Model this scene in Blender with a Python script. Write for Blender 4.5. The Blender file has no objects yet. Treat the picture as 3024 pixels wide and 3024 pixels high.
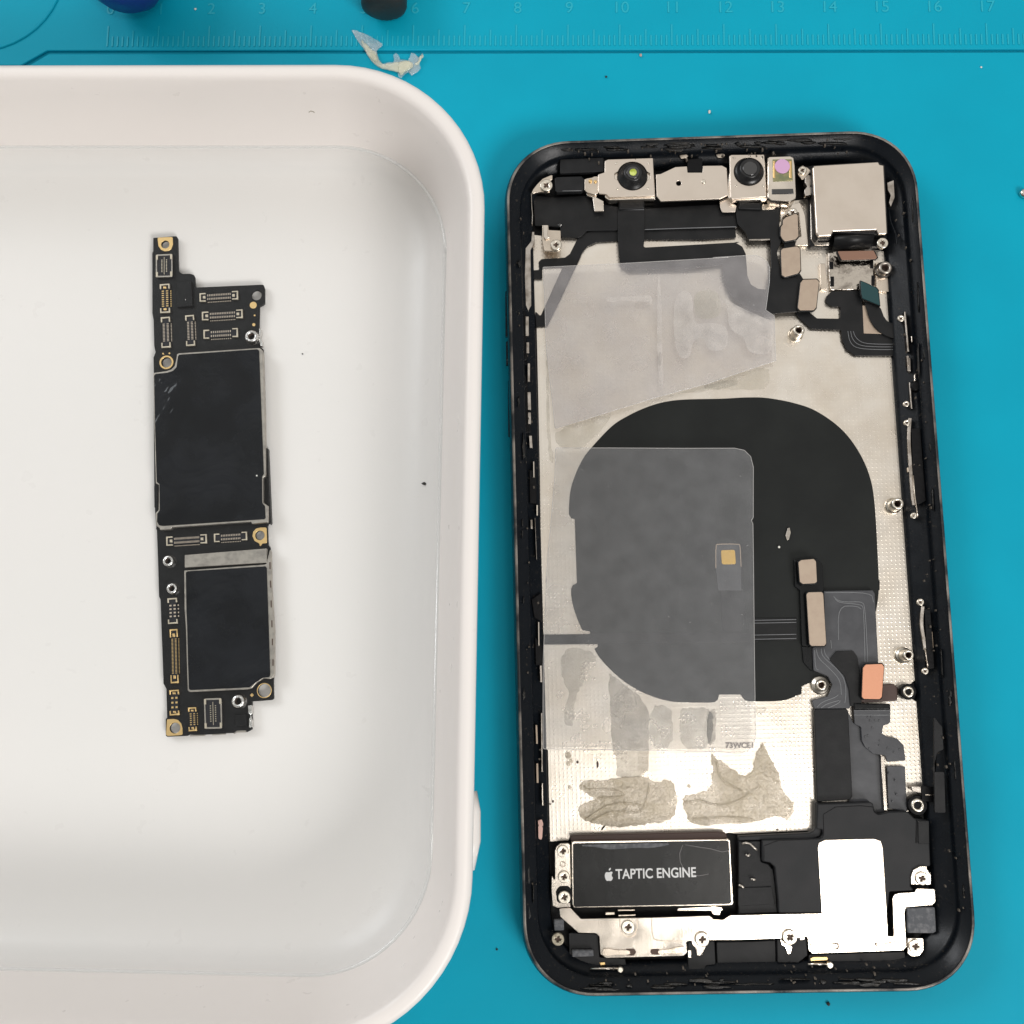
import bpy, math, random
from mathutils import Vector, Matrix
random.seed(7)
S = bpy.context.scene
# ------------------------------------------------------------ camera, world, light (1 unit = 1 cm)
S.unit_settings.system = 'METRIC'; S.unit_settings.scale_length = 0.01
CAM = (8.6255, -11.8806, 19.9432); CROT = (0.1396, 0.0272, 0.0137); FOC = 1.0811
cd = bpy.data.cameras.new('camera'); cam = bpy.data.objects.new('camera', cd); S.collection.objects.link(cam)
cam.location = CAM; cam.rotation_mode = 'XYZ'; cam.rotation_euler = CROT
cd.sensor_width = 36; cd.lens = 36*FOC; cd.clip_start = 0.5; cd.clip_end = 2000
S.camera = cam
S.view_settings.view_transform = 'Standard'; S.view_settings.look = 'None'
S.view_settings.gamma = 1; S.view_settings.exposure = 0; S.view_settings.use_curve_mapping = False
w = bpy.data.worlds.new('World'); S.world = w; w.use_nodes = True
nt = w.node_tree; bg = nt.nodes['Background']
tc = nt.nodes.new('ShaderNodeTexCoord'); sx = nt.nodes.new('ShaderNodeSeparateXYZ'); rp = nt.nodes.new('ShaderNodeValToRGB')
nt.links.new(tc.outputs['Generated'], sx.inputs[0]); nt.links.new(sx.outputs['Z'], rp.inputs[0]); 
mrw = nt.nodes.new('ShaderNodeMapRange'); nt.links.new(sx.outputs['Y'], mrw.inputs[0])          # the person taking the picture stands on the -Y side and shades it
mrw.inputs['From Min'].default_value = -.75; mrw.inputs['From Max'].default_value = .35; mrw.inputs['To Min'].default_value = .18; mrw.inputs['To Max'].default_value = 1.12
mxw = nt.nodes.new('ShaderNodeVectorMath'); mxw.operation = 'SCALE'; nt.links.new(rp.outputs[0], mxw.inputs[0]); nt.links.new(mrw.outputs[0], mxw.inputs['Scale'])
nt.links.new(mxw.outputs[0], bg.inputs[0])
rp.color_ramp.elements[0].position = 0.0; rp.color_ramp.elements[0].color = (.32, .31, .30, 1)      # room walls
rp.color_ramp.elements[1].position = 0.9; rp.color_ramp.elements[1].color = (.92, .89, .84, 1)      # pale ceiling
e = rp.color_ramp.elements.new(.55); e.color = (.72, .70, .67, 1)
bg.inputs[1].default_value = 0.72
def area(name, loc, target, sx_, sy_, power, col, spin=0):
    l = bpy.data.lights.new(name, 'AREA'); l.shape = 'RECTANGLE'; l.size = sx_; l.size_y = sy_; l.energy = power; l.color = col
    o = bpy.data.objects.new(name, l); S.collection.objects.link(o); o.location = loc
    o.rotation_euler = (0, 0, spin) if target is None else (Vector(target)-Vector(loc)).to_track_quat('-Z', 'Y').to_euler(); return o
area('ceiling_lamp', (23, -35, 150), None, 27, 8, 4500, (1.0, .96, .90), -.33)
area('ceiling_lamp', (50, -49, 150), None, 20, 17, 22000, (1.0, .96, .90))
area('fill_light_left', (-165, 105, 150), (5, -8, 0), 110, 90, 190000, (.95, .97, 1.0))  # added soft fill from the upper left, outside the metal's reflections
area('fill_light_right', (120, -160, 150), (8, -8, 0), 90, 70, 345000, (1.0, .97, .94))  # added fill from the near right, brightens the tray's far wall

# ------------------------------------------------------------ pixel of the photograph -> point at a given height
W0 = 3024.0
CM = cam.rotation_euler.to_matrix()
ZN = {'A': (1480,380,.36232), 'B': (2080,380,.36232), 'C': (1480,1040,.36232), 'D': (2080,1040,.41408), 'E': (1480,1700,.41408),
      'G': (2180,1600,.41420), 'H': (1520,2400,.36232), 'I': (2180,2300,.37267), 'J': (420,680,.23297), 'K': (420,1000,.31065),
      'M': (430,1540,.21739), 'N': (430,1850,.21739), 'O': (900,60,.25880), 'P': (0,0,.78261), 'R': (1512,0,.78261),
      'Q': (0,2200,.82816), 'U': (0,0,1.56522), 'X': (0,0,1), 'V': (2060,2050,.17598), 'Y': (1480,380,.16563)}
def pt(z, zone, x, y):
    ox, oy, s = ZN[zone]; u = ox+x*s; v = oy+y*s
    d = CM @ Vector(((u-W0/2)/W0, -(v-W0/2)/W0, -FOC)); t = (z-CAM[2])/d.z
    return Vector((CAM[0]+t*d.x, CAM[1]+t*d.y, z))
def px(zone, n, z=.3):      # length of n zone pixels in cm
    return (pt(z, zone, 900+n, 900)-pt(z, zone, 900, 900)).length
def spline(z, Q, n=6):      # smooth curve through pixel points (zone, x, y)
    P = [pt(z, *q) for q in Q]; P = [P[0]*2-P[1]]+P+[P[-1]*2-P[-2]]; out = []
    for i in range(1, len(P)-2):
        a, b, c, d = P[i-1:i+3]
        for k in range(n):
            t = k/n; out.append(.5*((2*b)+(c-a)*t+(2*a-5*b+4*c-d)*t*t+(3*b-a-3*c+d)*t**3))
    return out+[P[-2]]
def jag(P, amp=.012, step=.05):
    out = []
    for i in range(len(P)):
        a, b = P[i], P[(i+1) % len(P)]; d = b-a; k = max(1, int(d.length/step)); out.append(a)
        for j in range(1, k): out.append(a+d*j/k+Vector((random.uniform(-amp, amp), random.uniform(-amp, amp), 0)))
    return out
def poly(z, *segs):         # 'A', [(x,y),...], 'B', [...]
    out = []
    for k in range(0, len(segs), 2): out += spline(z, segs[k+1]) if segs[k] == '~' else [pt(z, segs[k], *q[:2]) for q in segs[k+1]]
    return out
def rounded(P, r, n=4):
    if not r: return P
    out = []; N = len(P)
    for i in range(N):
        a, b, c = P[i-1], P[i], P[(i+1) % N]
        e1 = (a-b); e2 = (c-b); l1, l2 = e1.length, e2.length
        if l1 < 1e-5 or l2 < 1e-5: continue
        e1 = e1/l1; e2 = e2/l2; cs = max(-1, min(1, e1.dot(e2))); ang = math.acos(cs)
        if ang > 2.85: out.append(b); continue
        t = min(r/math.tan(ang/2), l1*.48, l2*.48)
        p0 = b+e1*t; p2 = b+e2*t
        for k in range(n+1):
            s = k/n; out.append(p0*(1-s)**2+b*2*s*(1-s)+p2*s*s)
    return out
def smooth(P, it=2):
    for _ in range(it):
        Q = []
        for i in range(len(P)):
            a, b = P[i], P[(i+1) % len(P)]; Q += [a*.75+b*.25, a*.25+b*.75]
        P = Q
    return P
def circ(c, r, n=28): return [Vector((c.x+r*math.cos(2*math.pi*k/n), c.y+r*math.sin(2*math.pi*k/n), c.z)) for k in range(n)]

# ------------------------------------------------------------ materials
MT = {}
def mat(name, col, rough=.5, metal=0., spec=.5, noise=None, bump=None, rnoise=0., coat=0., alpha=None, extra=None):
    m = bpy.data.materials.new(name); m.use_nodes = True; t = m.node_tree; b = t.nodes['Principled BSDF']
    b.inputs['Base Color'].default_value = (*col, 1); b.inputs['Roughness'].default_value = rough
    b.inputs['Metallic'].default_value = metal; b.inputs['Specular IOR Level'].default_value = spec
    b.inputs['Coat Weight'].default_value = coat
    co = t.nodes.new('ShaderNodeTexCoord')
    def nz(scale, detail=4, vec=None, dist=0):
        n = t.nodes.new('ShaderNodeTexNoise'); n.inputs['Scale'].default_value = scale; n.inputs['Detail'].default_value = detail
        n.inputs['Distortion'].default_value = dist
        t.links.new(vec or co.outputs['Object'], n.inputs['Vector']); return n
    if noise:       # (scale, other colour, lo, hi)
        n = nz(noise[0], 5); r = t.nodes.new('ShaderNodeValToRGB')
        r.color_ramp.elements[0].position = noise[2]; r.color_ramp.elements[0].color = (*col, 1)
        r.color_ramp.elements[1].position = noise[3]; r.color_ramp.elements[1].color = (*noise[1], 1)
        t.links.new(n.outputs['Fac'], r.inputs[0]); t.links.new(r.outputs[0], b.inputs['Base Color'])
    if rnoise:
        n = nz(3, 6); mr = t.nodes.new('ShaderNodeMapRange'); mr.inputs['From Min'].default_value = .3; mr.inputs['From Max'].default_value = .7
        mr.inputs['To Min'].default_value = max(.03, rough-rnoise); mr.inputs['To Max'].default_value = rough+rnoise
        t.links.new(n.outputs['Fac'], mr.inputs[0]); t.links.new(mr.outputs[0], b.inputs['Roughness'])
    if bump:        # (scale, distance)
        n = nz(bump[0], 4); bp = t.nodes.new('ShaderNodeBump'); bp.inputs['Distance'].default_value = bump[1]; bp.inputs['Strength'].default_value = 1
        t.links.new(n.outputs['Fac'], bp.inputs['Height']); t.links.new(bp.outputs[0], b.inputs['Normal'])
    if extra: extra(t, b, co, nz)
    MT[name] = m; return m
def x_mat(t, b, co, nz):
    n1 = nz(120, 2); n2 = nz(.5, 3); ad = t.nodes.new('ShaderNodeMath'); ad.operation = 'MULTIPLY_ADD'; ad.inputs[1].default_value = .35
    t.links.new(n1.outputs['Fac'], ad.inputs[0]); t.links.new(n2.outputs['Fac'], ad.inputs[2])
    r = t.nodes.new('ShaderNodeValToRGB'); r.color_ramp.elements[0].position = .4; r.color_ramp.elements[0].color = (.0, .345, .50, 1)
    r.color_ramp.elements[1].position = .95; r.color_ramp.elements[1].color = (.0, .39, .555, 1)
    t.links.new(ad.outputs[0], r.inputs[0]); t.links.new(r.outputs[0], b.inputs['Base Color'])
    bp = t.nodes.new('ShaderNodeBump'); bp.inputs['Distance'].default_value = .0035
    t.links.new(n1.outputs['Fac'], bp.inputs['Height']); t.links.new(bp.outputs[0], b.inputs['Normal'])
mat('silicone_blue', (.0, .35, .48), .5, spec=.16, extra=x_mat)
mat('groove_blue', (.0, .30, .44), .6, spec=.2)
mat('tick_blue', (.01, .43, .56), .4, spec=.4, bump=(60, .004))
mat('tray_plastic', (.87, .825, .795), .33, spec=.4, rnoise=.06, noise=(.25, (.86, .82, .79), .4, .65), bump=(25, .0012))
def plate_tex(t, b, co, nz):
    mp = t.nodes.new('ShaderNodeMapping'); mp.inputs['Rotation'].default_value[2] = -.0363
    t.links.new(co.outputs['Object'], mp.inputs[0]); sp = t.nodes.new('ShaderNodeSeparateXYZ'); t.links.new(mp.outputs[0], sp.inputs[0])
    fs = []
    for ax in ('X', 'Y'):
        m1 = t.nodes.new('ShaderNodeMath'); m1.operation = 'MULTIPLY'; m1.inputs[1].default_value = 2*math.pi/.073
        s1 = t.nodes.new('ShaderNodeMath'); s1.operation = 'SINE'; t.links.new(sp.outputs[ax], m1.inputs[0]); t.links.new(m1.outputs[0], s1.inputs[0]); x1 = t.nodes.new('ShaderNodeMath'); x1.operation = 'MAXIMUM'; x1.inputs[1].default_value = 0; t.links.new(s1.outputs[0], x1.inputs[0]); fs.append(x1)
    pr = t.nodes.new('ShaderNodeMath'); pr.operation = 'MULTIPLY'; t.links.new(fs[0].outputs[0], pr.inputs[0]); t.links.new(fs[1].outputs[0], pr.inputs[1])
    mk = nz(.55, 2); mr = t.nodes.new('ShaderNodeMapRange'); mr.inputs['From Min'].default_value = .20; mr.inputs['From Max'].default_value = .36
    t.links.new(mk.outputs['Fac'], mr.inputs[0])
    pm = t.nodes.new('ShaderNodeMath'); pm.operation = 'MULTIPLY'; t.links.new(pr.outputs[0], pm.inputs[0]); t.links.new(mr.outputs[0], pm.inputs[1])
    fn = nz(9, 6, dist=.6); fm = t.nodes.new('ShaderNodeMath'); fm.operation = 'MULTIPLY_ADD'; fm.inputs[1].default_value = .9
    t.links.new(fn.outputs['Fac'], fm.inputs[0]); t.links.new(pm.outputs[0], fm.inputs[2])
    bp = t.nodes.new('ShaderNodeBump'); bp.inputs['Distance'].default_value = .0016
    t.links.new(fm.outputs[0], bp.inputs['Height']); t.links.new(bp.outputs[0], b.inputs['Normal'])
    n = nz(1.3, 6); r = t.nodes.new('ShaderNodeValToRGB'); r.color_ramp.elements[0].position = .35; r.color_ramp.elements[0].color = (.86, .78, .68, 1)
    r.color_ramp.elements[1].position = .62; r.color_ramp.elements[1].color = (.96, .90, .82, 1)
    t.links.new(n.outputs['Fac'], r.inputs[0]); t.links.new(r.outputs[0], b.inputs['Base Color'])
mat('back_plate_steel', (.85, .77, .66), .30, 1, rnoise=.06, extra=plate_tex)
def brushed(t, b, co, nz):
    mp = t.nodes.new('ShaderNodeMapping'); mp.inputs['Scale'].default_value = (40, 2.5, 4); t.links.new(co.outputs['Object'], mp.inputs[0])
    n = nz(1.5, 5, mp.outputs[0]); bp = t.nodes.new('ShaderNodeBump'); bp.inputs['Distance'].default_value = .0004
    t.links.new(n.outputs['Fac'], bp.inputs['Height']); t.links.new(bp.outputs[0], b.inputs['Normal'])
    n2 = nz(2.2, 5); r = t.nodes.new('ShaderNodeValToRGB'); c = b.inputs['Base Color'].default_value[:3]
    r.color_ramp.elements[0].position = .38; r.color_ramp.elements[0].color = (*[q*.84 for q in c], 1)
    r.color_ramp.elements[1].position = .6; r.color_ramp.elements[1].color = (*c, 1)
    t.links.new(n2.outputs['Fac'], r.inputs[0]); t.links.new(r.outputs[0], b.inputs['Base Color'])
mat('steel', (.82, .72, .61), .27, 1, rnoise=.08, extra=brushed)
mat('bright_steel', (.88, .80, .71), .17, 1, rnoise=.05, extra=brushed)
mat('module_steel', (.84, .75, .66), .33, 1, rnoise=.05, bump=(30, .001), noise=(2, (.76, .67, .58), .45, .8))
mat('rail_steel', (.62, .57, .52), .35, 1, bump=(20, .004), noise=(6, (.30, .26, .22), .45, .7))
mat('screw_steel', (.86, .80, .70), .28, 1, noise=(12, (.55, .48, .40), .55, .75))
mat('dull_screw', (.42, .38, .30), .45, .8, noise=(14, (.2, .17, .12), .5, .7))
mat('slot_dark', (.10, .065, .05), .6, .3)
mat('mirror_steel', (.66, .60, .53), .14, 1, bump=(7, .03), noise=(3, (.35, .31, .27), .5, .6))
mat('gold', (.95, .66, .30), .32, .9, bump=(20, .001))
mat('gold_pad', (1.0, .63, .12), .3, .55)
mat('pale_tab', (.50, .40, .31), .45, .3, noise=(8, (.46, .36, .28), .4, .7), bump=(60, .001))
mat('copper_tab', (.76, .36, .22), .45, .3, bump=(90, .002))
mat('brown_tab', (.30, .17, .12), .45, .4)
mat('print_tan', (.36, .28, .215), .5, .2)
mat('dirt', (.09, .075, .06), .8)
mat('gasket_black', (.012, .012, .012), .32, spec=.4, bump=(30, .01), noise=(8, (.030, .026, .022), .5, .72))
mat('pink_foil', (.72, .48, .42), .5, .4, bump=(15, .006))
mat('frame_black', (.006, .008, .011), .30, .0, .24, noise=(17, (.075, .062, .048), .64, .82), bump=(60, .002), rnoise=.10)
mat('frame_paint', (.010, .013, .018), .26, .0, .45, noise=(15, (.13, .12, .11), .62, .78), bump=(40, .002))
def worn(t, b, co, nz):
    n = nz(1.6, 8); r = t.nodes.new('ShaderNodeValToRGB')
    r.color_ramp.elements[0].position = .40; r.color_ramp.elements[0].color = (.03, .03, .032, 1)
    r.color_ramp.elements[1].position = .62; r.color_ramp.elements[1].color = (.30, .27, .24, 1)
    t.links.new(n.outputs['Fac'], r.inputs[0]); t.links.new(r.outputs[0], b.inputs['Base Color'])
mat('worn_edge', (.1, .09, .08), .4, .3, bump=(30, .006), extra=worn)
mat('dark_plastic', (.010, .0105, .012), .42, spec=.28, bump=(35, .002), noise=(4, (.016, .0165, .018), .4, .7))
mat('flex_black', (.009, .0095, .0105), .40, spec=.28, bump=(3, .01), noise=(3, (.015, .015, .016), .4, .7))
mat('flex_gloss', (.005, .006, .007), .22, spec=.35, bump=(5, .004))
mat('coil_black', (.009, .0105, .0105), .48, spec=.25, bump=(1.4, .012), noise=(1.2, (.013, .015, .0145), .4, .7))
mat('flex_grey', (.055, .057, .064), .38, spec=.5, bump=(8, .003), noise=(3, (.078, .080, .088), .4, .7))
mat('well_black', (.004, .004, .005), .45, spec=.2, bump=(12, .01))
mat('speaker_plastic', (.019, .020, .022), .5, spec=.3, bump=(50, .002), noise=(2, (.026, .026, .028), .4, .7))
mat('foam_grey', (.10, .105, .115), .9, bump=(18, .02), noise=(12, (.20, .20, .21), .45, .7))
mat('brown_lip', (.075, .045, .038), .5, bump=(12, .004))
mat('lens_barrel', (.010, .010, .011), .30, spec=.5)
mat('lens_glass', (.006, .006, .008), .05, spec=.8, coat=1)
mat('lens_reflection', (.42, .50, .06), .18, .3, bump=(30, .01), noise=(20, (.75, .85, .25), .4, .6))  # colour of the reflection painted on the lens
mat('pink_lens', (.70, .42, .66), .3, .2)
mat('projector_glass', (.32, .29, .15), .25, .3, noise=(6, (.20, .22, .12), .4, .6))
mat('green_board', (.008, .05, .055), .35)
mat('board_black', (.006, .0062, .007), .42, spec=.25, bump=(45, .002), noise=(6, (.011, .011, .012), .4, .7))
def labelx(t, b, co, nz):
    n = nz(.9, 3, dist=1.2); bp = t.nodes.new('ShaderNodeBump'); bp.inputs['Distance'].default_value = .09
    t.links.new(n.outputs['Fac'], bp.inputs['Height']); t.links.new(bp.outputs[0], b.inputs['Normal'])
mat('label_film', (.002, .003, .005), .10, spec=.22, noise=(1.1, (.008, .0095, .013), .42, .62), extra=labelx)  # lighter blotches paint in the uneven reflections of the wrinkled label
mat('motor_label', (.005, .0055, .006), .25, spec=.3, bump=(1.5, .006), noise=(1.5, (.012, .013, .014), .5, .7))
mat('shield_metal', (.50, .46, .41), .38, .9, bump=(20, .004), noise=(8, (.36, .33, .30), .45, .7))
mat('solder_silver', (.72, .70, .68), .25, 1, bump=(14, .02))
mat('bracket_metal', (.66, .58, .46), .4, .7)
mat('pin_metal', (.62, .52, .42), .4, .5)
mat('connector_body', (.016, .016, .020), .5, spec=.3)
mat('white_ink', (.70, .70, .70), .6)
mat('grey_ink', (.20, .19, .19), .7)
mat('code_ink', (.30, .26, .24), .6)
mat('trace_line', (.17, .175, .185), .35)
mat('blue_rubber', (.012, .03, .19), .35)
mat('black_rubber', (.02, .018, .016), .45)
mat('white_crumb', (.8, .78, .72), .6)
mat('dark_crumb', (.02, .018, .016), .7)
def mixed(name, col, fac, rough=.35, var=None, gl=.05, bump=None, gloss_rough=.15):
    """thin see-through sheet: transparent + diffuse scatter + a little gloss"""
    m = bpy.data.materials.new(name); m.use_nodes = True; t = m.node_tree; t.nodes.clear()
    o = t.nodes.new('ShaderNodeOutputMaterial'); tr = t.nodes.new('ShaderNodeBsdfTransparent'); df = t.nodes.new('ShaderNodeBsdfDiffuse')
    df.inputs[0].default_value = (*col, 1); g = t.nodes.new('ShaderNodeBsdfGlossy'); g.inputs['Roughness'].default_value = gloss_rough
    g.inputs[0].default_value = (1, 1, 1, 1)
    m1 = t.nodes.new('ShaderNodeMixShader'); m1.inputs[0].default_value = fac; t.links.new(tr.outputs[0], m1.inputs[1]); t.links.new(df.outputs[0], m1.inputs[2])
    m2 = t.nodes.new('ShaderNodeMixShader'); m2.inputs[0].default_value = gl; t.links.new(m1.outputs[0], m2.inputs[1]); t.links.new(g.outputs[0], m2.inputs[2])
    co = t.nodes.new('ShaderNodeTexCoord')
    if var:
        n = t.nodes.new('ShaderNodeTexNoise'); n.inputs['Scale'].default_value = var[0]; n.inputs['Detail'].default_value = 8; t.links.new(co.outputs['Object'], n.inputs['Vector'])
        mr = t.nodes.new('ShaderNodeMapRange'); mr.inputs['From Min'].default_value = .35; mr.inputs['From Max'].default_value = .72
        mr.inputs['To Min'].default_value = fac; mr.inputs['To Max'].default_value = var[1]
        t.links.new(n.outputs['Fac'], mr.inputs[0]); t.links.new(mr.outputs[0], m1.inputs[0])
    if bump:
        n = t.nodes.new('ShaderNodeTexNoise'); n.inputs['Scale'].default_value = bump[0]; n.inputs['Detail'].default_value = 5; t.links.new(co.outputs['Object'], n.inputs['Vector'])
        bp = t.nodes.new('ShaderNodeBump'); bp.inputs['Distance'].default_value = bump[1]; t.links.new(n.outputs['Fac'], bp.inputs['Height'])
        t.links.new(bp.outputs[0], g.inputs['Normal']); t.links.new(bp.outputs[0], df.inputs['Normal'])
    t.links.new(m2.outputs[0], o.inputs[0]); MT[name] = m
mixed('film_clear', (.44, .445, .46), .115, var=(2.6, .165), gl=.012, bump=(1.2, .02), gloss_rough=.3)
mixed('film_smudged', (.60, .575, .585), .14, var=(1.3, .30), gl=.02, bump=(2.5, .02), gloss_rough=.3)
mixed('glue_grey', (.70, .60, .43), .22, var=(2.6, .55), gl=.09, bump=(7, .16), gloss_rough=.28)
mixed('glue_streak', (.58, .53, .44), .16, var=(4, .30), gl=.03, bump=(9, .05), gloss_rough=.35)
mixed('glue_thin', (.56, .53, .44), .07, var=(3, .18), gl=.02, bump=(9, .03))
mixed('scrap_film', (.86, .84, .66), .30, var=(2.2, .60), gl=.05, bump=(6, .05))
mixed('scrap_clear', (.72, .78, .80), .14, var=(3, .30), gl=.05, bump=(6, .05))
mixed('film_rim', (.75, .73, .72), .35)
mixed('dust', (.8, .8, .8), .16)
mixed('liquid_edge', (.95, .97, .97), .22, gl=.10, gloss_rough=.08)
# clear liquid: transparent with a real fresnel reflection
m = bpy.data.materials.new('clear_liquid'); m.use_nodes = True; t = m.node_tree; t.nodes.clear()
o = t.nodes.new('ShaderNodeOutputMaterial'); tr = t.nodes.new('ShaderNodeBsdfTransparent'); tr.inputs[0].default_value = (.968, .990, .998, 1)
g = t.nodes.new('ShaderNodeBsdfGlossy'); g.inputs['Roughness'].default_value = .02; fr = t.nodes.new('ShaderNodeFresnel'); fr.inputs['IOR'].default_value = 1.33
ge = t.nodes.new('ShaderNodeNewGeometry'); mi_ = t.nodes.new('ShaderNodeMapRange'); mi_.inputs['To Min'].default_value = 1.33; mi_.inputs['To Max'].default_value = 1/1.33   # same gentle reflection from below: no total reflection in a single sheet
t.links.new(ge.outputs['Backfacing'], mi_.inputs[0]); t.links.new(mi_.outputs[0], fr.inputs['IOR'])
mx = t.nodes.new('ShaderNodeMixShader'); t.links.new(fr.outputs[0], mx.inputs[0]); t.links.new(tr.outputs[0], mx.inputs[1]); t.links.new(g.outputs[0], mx.inputs[2]); t.links.new(mx.outputs[0], o.inputs[0])
MT['clear_liquid'] = m

# ------------------------------------------------------------ builders
COL = S.collection
def thing(name, label, cat, loc, group=None, kind=None):
    o = bpy.data.objects.new(name, None); COL.objects.link(o); o.location = loc; o.empty_display_size = .3
    o['label'] = label; o['category'] = cat
    if group: o['group'] = group
    if kind: o['kind'] = kind
    return o
def wloc(o):
    v = Vector((0, 0, 0))
    while o is not None: v += o.location; o = o.parent
    return v
def link(name, me, m, parent, label=None):
    """me holds world coordinates; re-centre it on the parent's origin"""
    off = wloc(parent) if parent else Vector((0, 0, 0))
    me.name = name; me.transform(Matrix.Translation(-off)); me.materials.clear()
    for q in (m if isinstance(m, (list, tuple)) else [m]): me.materials.append(MT[q])
    o = bpy.data.objects.new(name, me); COL.objects.link(o); o.parent = parent
    if label: o['label'] = label
    return o
def tag(o, label, cat, group=None, kind=None):
    o['label'] = label; o['category'] = cat
    if group: o['group'] = group
    if kind: o['kind'] = kind
    return o
def plate_mesh(loops, ztop, thick, bev=.006):
    cu = bpy.data.curves.new('tmp', 'CURVE'); cu.dimensions = '2D'; cu.fill_mode = 'BOTH'
    bev = min(bev, thick*.45)
    for L in loops:
        s = cu.splines.new('POLY'); s.points.add(len(L)-1); s.use_cyclic_u = True
        for i, q in enumerate(L): s.points[i].co = (q.x, q.y, 0, 1)
    cu.bevel_depth = bev; cu.bevel_resolution = 1; cu.offset = -bev; cu.extrude = thick/2-bev
    ob = bpy.data.objects.new('tmp', cu); me = bpy.data.meshes.new_from_object(ob)
    bpy.data.objects.remove(ob); bpy.data.curves.remove(cu)
    me.transform(Matrix.Translation((0, 0, ztop-thick/2)))
    return me
def plate(name, ztop, thick, m, parent, *segs, r=.02, bev=.006, holes=(), label=None, sm=0):
    P = poly(ztop, *segs)
    P = smooth(P, sm) if sm else rounded(P, r)
    return link(name, plate_mesh([P]+list(holes), ztop, thick, bev), m, parent, label)
def disc(name, c, r, ztop, thick, m, parent, bev=.01, hole=0, n=32, label=None):
    L = [circ(c, r, n)]
    if hole: L.append(circ(c, hole, n))
    return link(name, plate_mesh(L, ztop, thick, bev), m, parent, label)
def mesh(name, V, F, m, parent, sm=True, label=None, mi=None):
    me = bpy.data.meshes.new(name); me.from_pydata([tuple(v) for v in V], [], F)
    if sm: me.polygons.foreach_set('use_smooth', [True]*len(F))
    o = link(name, me, m, parent, label)
    if mi: me.polygons.foreach_set('material_index', mi)
    return o
def lathe(name, c, prof, m, parent, n=28, label=None, mi=None):
    """prof: [(r, z world)] bottom to top"""
    V = []; F = []; K = []
    for r, z in prof: V += [(c.x+r*math.cos(2*math.pi*k/n), c.y+r*math.sin(2*math.pi*k/n), z) for k in range(n)]
    for j in range(len(prof)-1):
        for k in range(n): F.append((j*n+k, j*n+(k+1) % n, (j+1)*n+(k+1) % n, (j+1)*n+k)); K.append(mi[j] if mi else 0)
    F.append(tuple(range((len(prof)-1)*n, len(prof)*n))); K.append(mi[-1] if mi else 0)
    return mesh(name, V, F, m, parent, False if n < 8 else True, label, K)
def tube(name, P, r, m, parent, n=8, flat=1.0, label=None):
    """round bar through the 3-D points P"""
    V = []; F = []
    for i, q in enumerate(P):
        a = P[max(0, i-1)]; b = P[min(len(P)-1, i+1)]; d = (b-a).normalized()
        s = d.cross(Vector((0, 0, 1)));
        if s.length < 1e-4: s = Vector((1, 0, 0))
        s.normalize(); u = s.cross(d)
        for k in range(n):
            t_ = 2*math.pi*k/n; V.append(q+s*(r*math.cos(t_))+u*(r*flat*math.sin(t_)))
    for i in range(len(P)-1):
        for k in range(n): F.append((i*n+k, i*n+(k+1) % n, (i+1)*n+(k+1) % n, (i+1)*n+k))
    F += [tuple(range(n))[::-1], tuple(range((len(P)-1)*n, len(P)*n))]
    return mesh(name, V, F, m, parent, True, label)
def ribbon_loop(P, w_):
    L = []; R = []
    for i, q in enumerate(P):
        a = P[max(0, i-1)]; b = P[min(len(P)-1, i+1)]; d = (b-a); d.z = 0; d.normalize(); s = Vector((-d.y, d.x, 0))*w_/2
        L.append(q+s); R.append(q-s)
    return L+R[::-1]
def strip(name, z, thick, wpx, m, parent, zone, pts, sm=2, bev=.004, label=None):
    P = [pt(z, zone, *q) for q in pts]
    for _ in range(sm):
        Q = [P[0]]
        for i in range(len(P)-1): Q += [P[i]*.75+P[i+1]*.25, P[i]*.25+P[i+1]*.75]
        P = Q+[P[-1]]
    return link(name, plate_mesh([ribbon_loop(P, px(zone, wpx, z))], z, thick, bev), m, parent, label)
def boxes_mesh(B):
    """B: list of (centre, half-x vector, half-y vector, z0, z1) boxes in one mesh"""
    V = []; F = []
    for c, hx, hy, z0, z1 in B:
        k = len(V)
        for z in (z0, z1):
            for a, b in ((-1, -1), (1, -1), (1, 1), (-1, 1)):
                q = c+hx*a+hy*b; V.append((q.x, q.y, z))
        F += [(k+3, k+2, k+1, k), (k+4, k+5, k+6, k+7), (k, k+1, k+5, k+4), (k+1, k+2, k+6, k+5), (k+2, k+3, k+7, k+6), (k+3, k, k+4, k+7)]
    return V, F
def screw(zone, x, y, rpx, z, parent, m='screw_steel', ang=None, label=None, h=.07):
    c = pt(z, zone, x, y); r = px(zone, rpx, z); a0 = random.uniform(0, 1.5) if ang is None else ang
    k, l = r*.13, r*.46; cr = []
    for i in range(4):
        a = a0+i*math.pi/2; d = Vector((math.cos(a), math.sin(a), 0)); s = Vector((-d.y, d.x, 0))
        cr += [c+d*l-s*k, c+d*l+s*k, c+d*k*1.2+s*k*1.2]
    o = link('screw', plate_mesh([circ(c, r, 28), cr], z, h, min(.012, r*.16)), m, parent, label)
    disc('cross_slot', c, l*1.25, z-h*.45, h*.5, 'slot_dark', o, .004, n=14)
    return o
def standoff(zone, x, y, rpx, z, z0, parent, base=None, m='screw_steel', name='standoff'):
    c = pt(z, zone, x, y); r = px(zone, rpx, z)
    pr = []
    if base: b = px(zone, base, z0); pr = [(b*1.0, z0), (b, z0+.05), (b*.86, z0+.075), (r*1.02, z0+.085)]
    pr += [(r, z0+.09), (r, z-.03), (r*.9, z-.006), (r*.72, z), (r*.56, z-.004), (r*.48, z-.03), (r*.45, z0+.05)]
    mi = [0]*(len(pr)-2)+[1, 1]
    return lathe(name, c, pr, [m, 'slot_dark'], parent, mi=mi)
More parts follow.
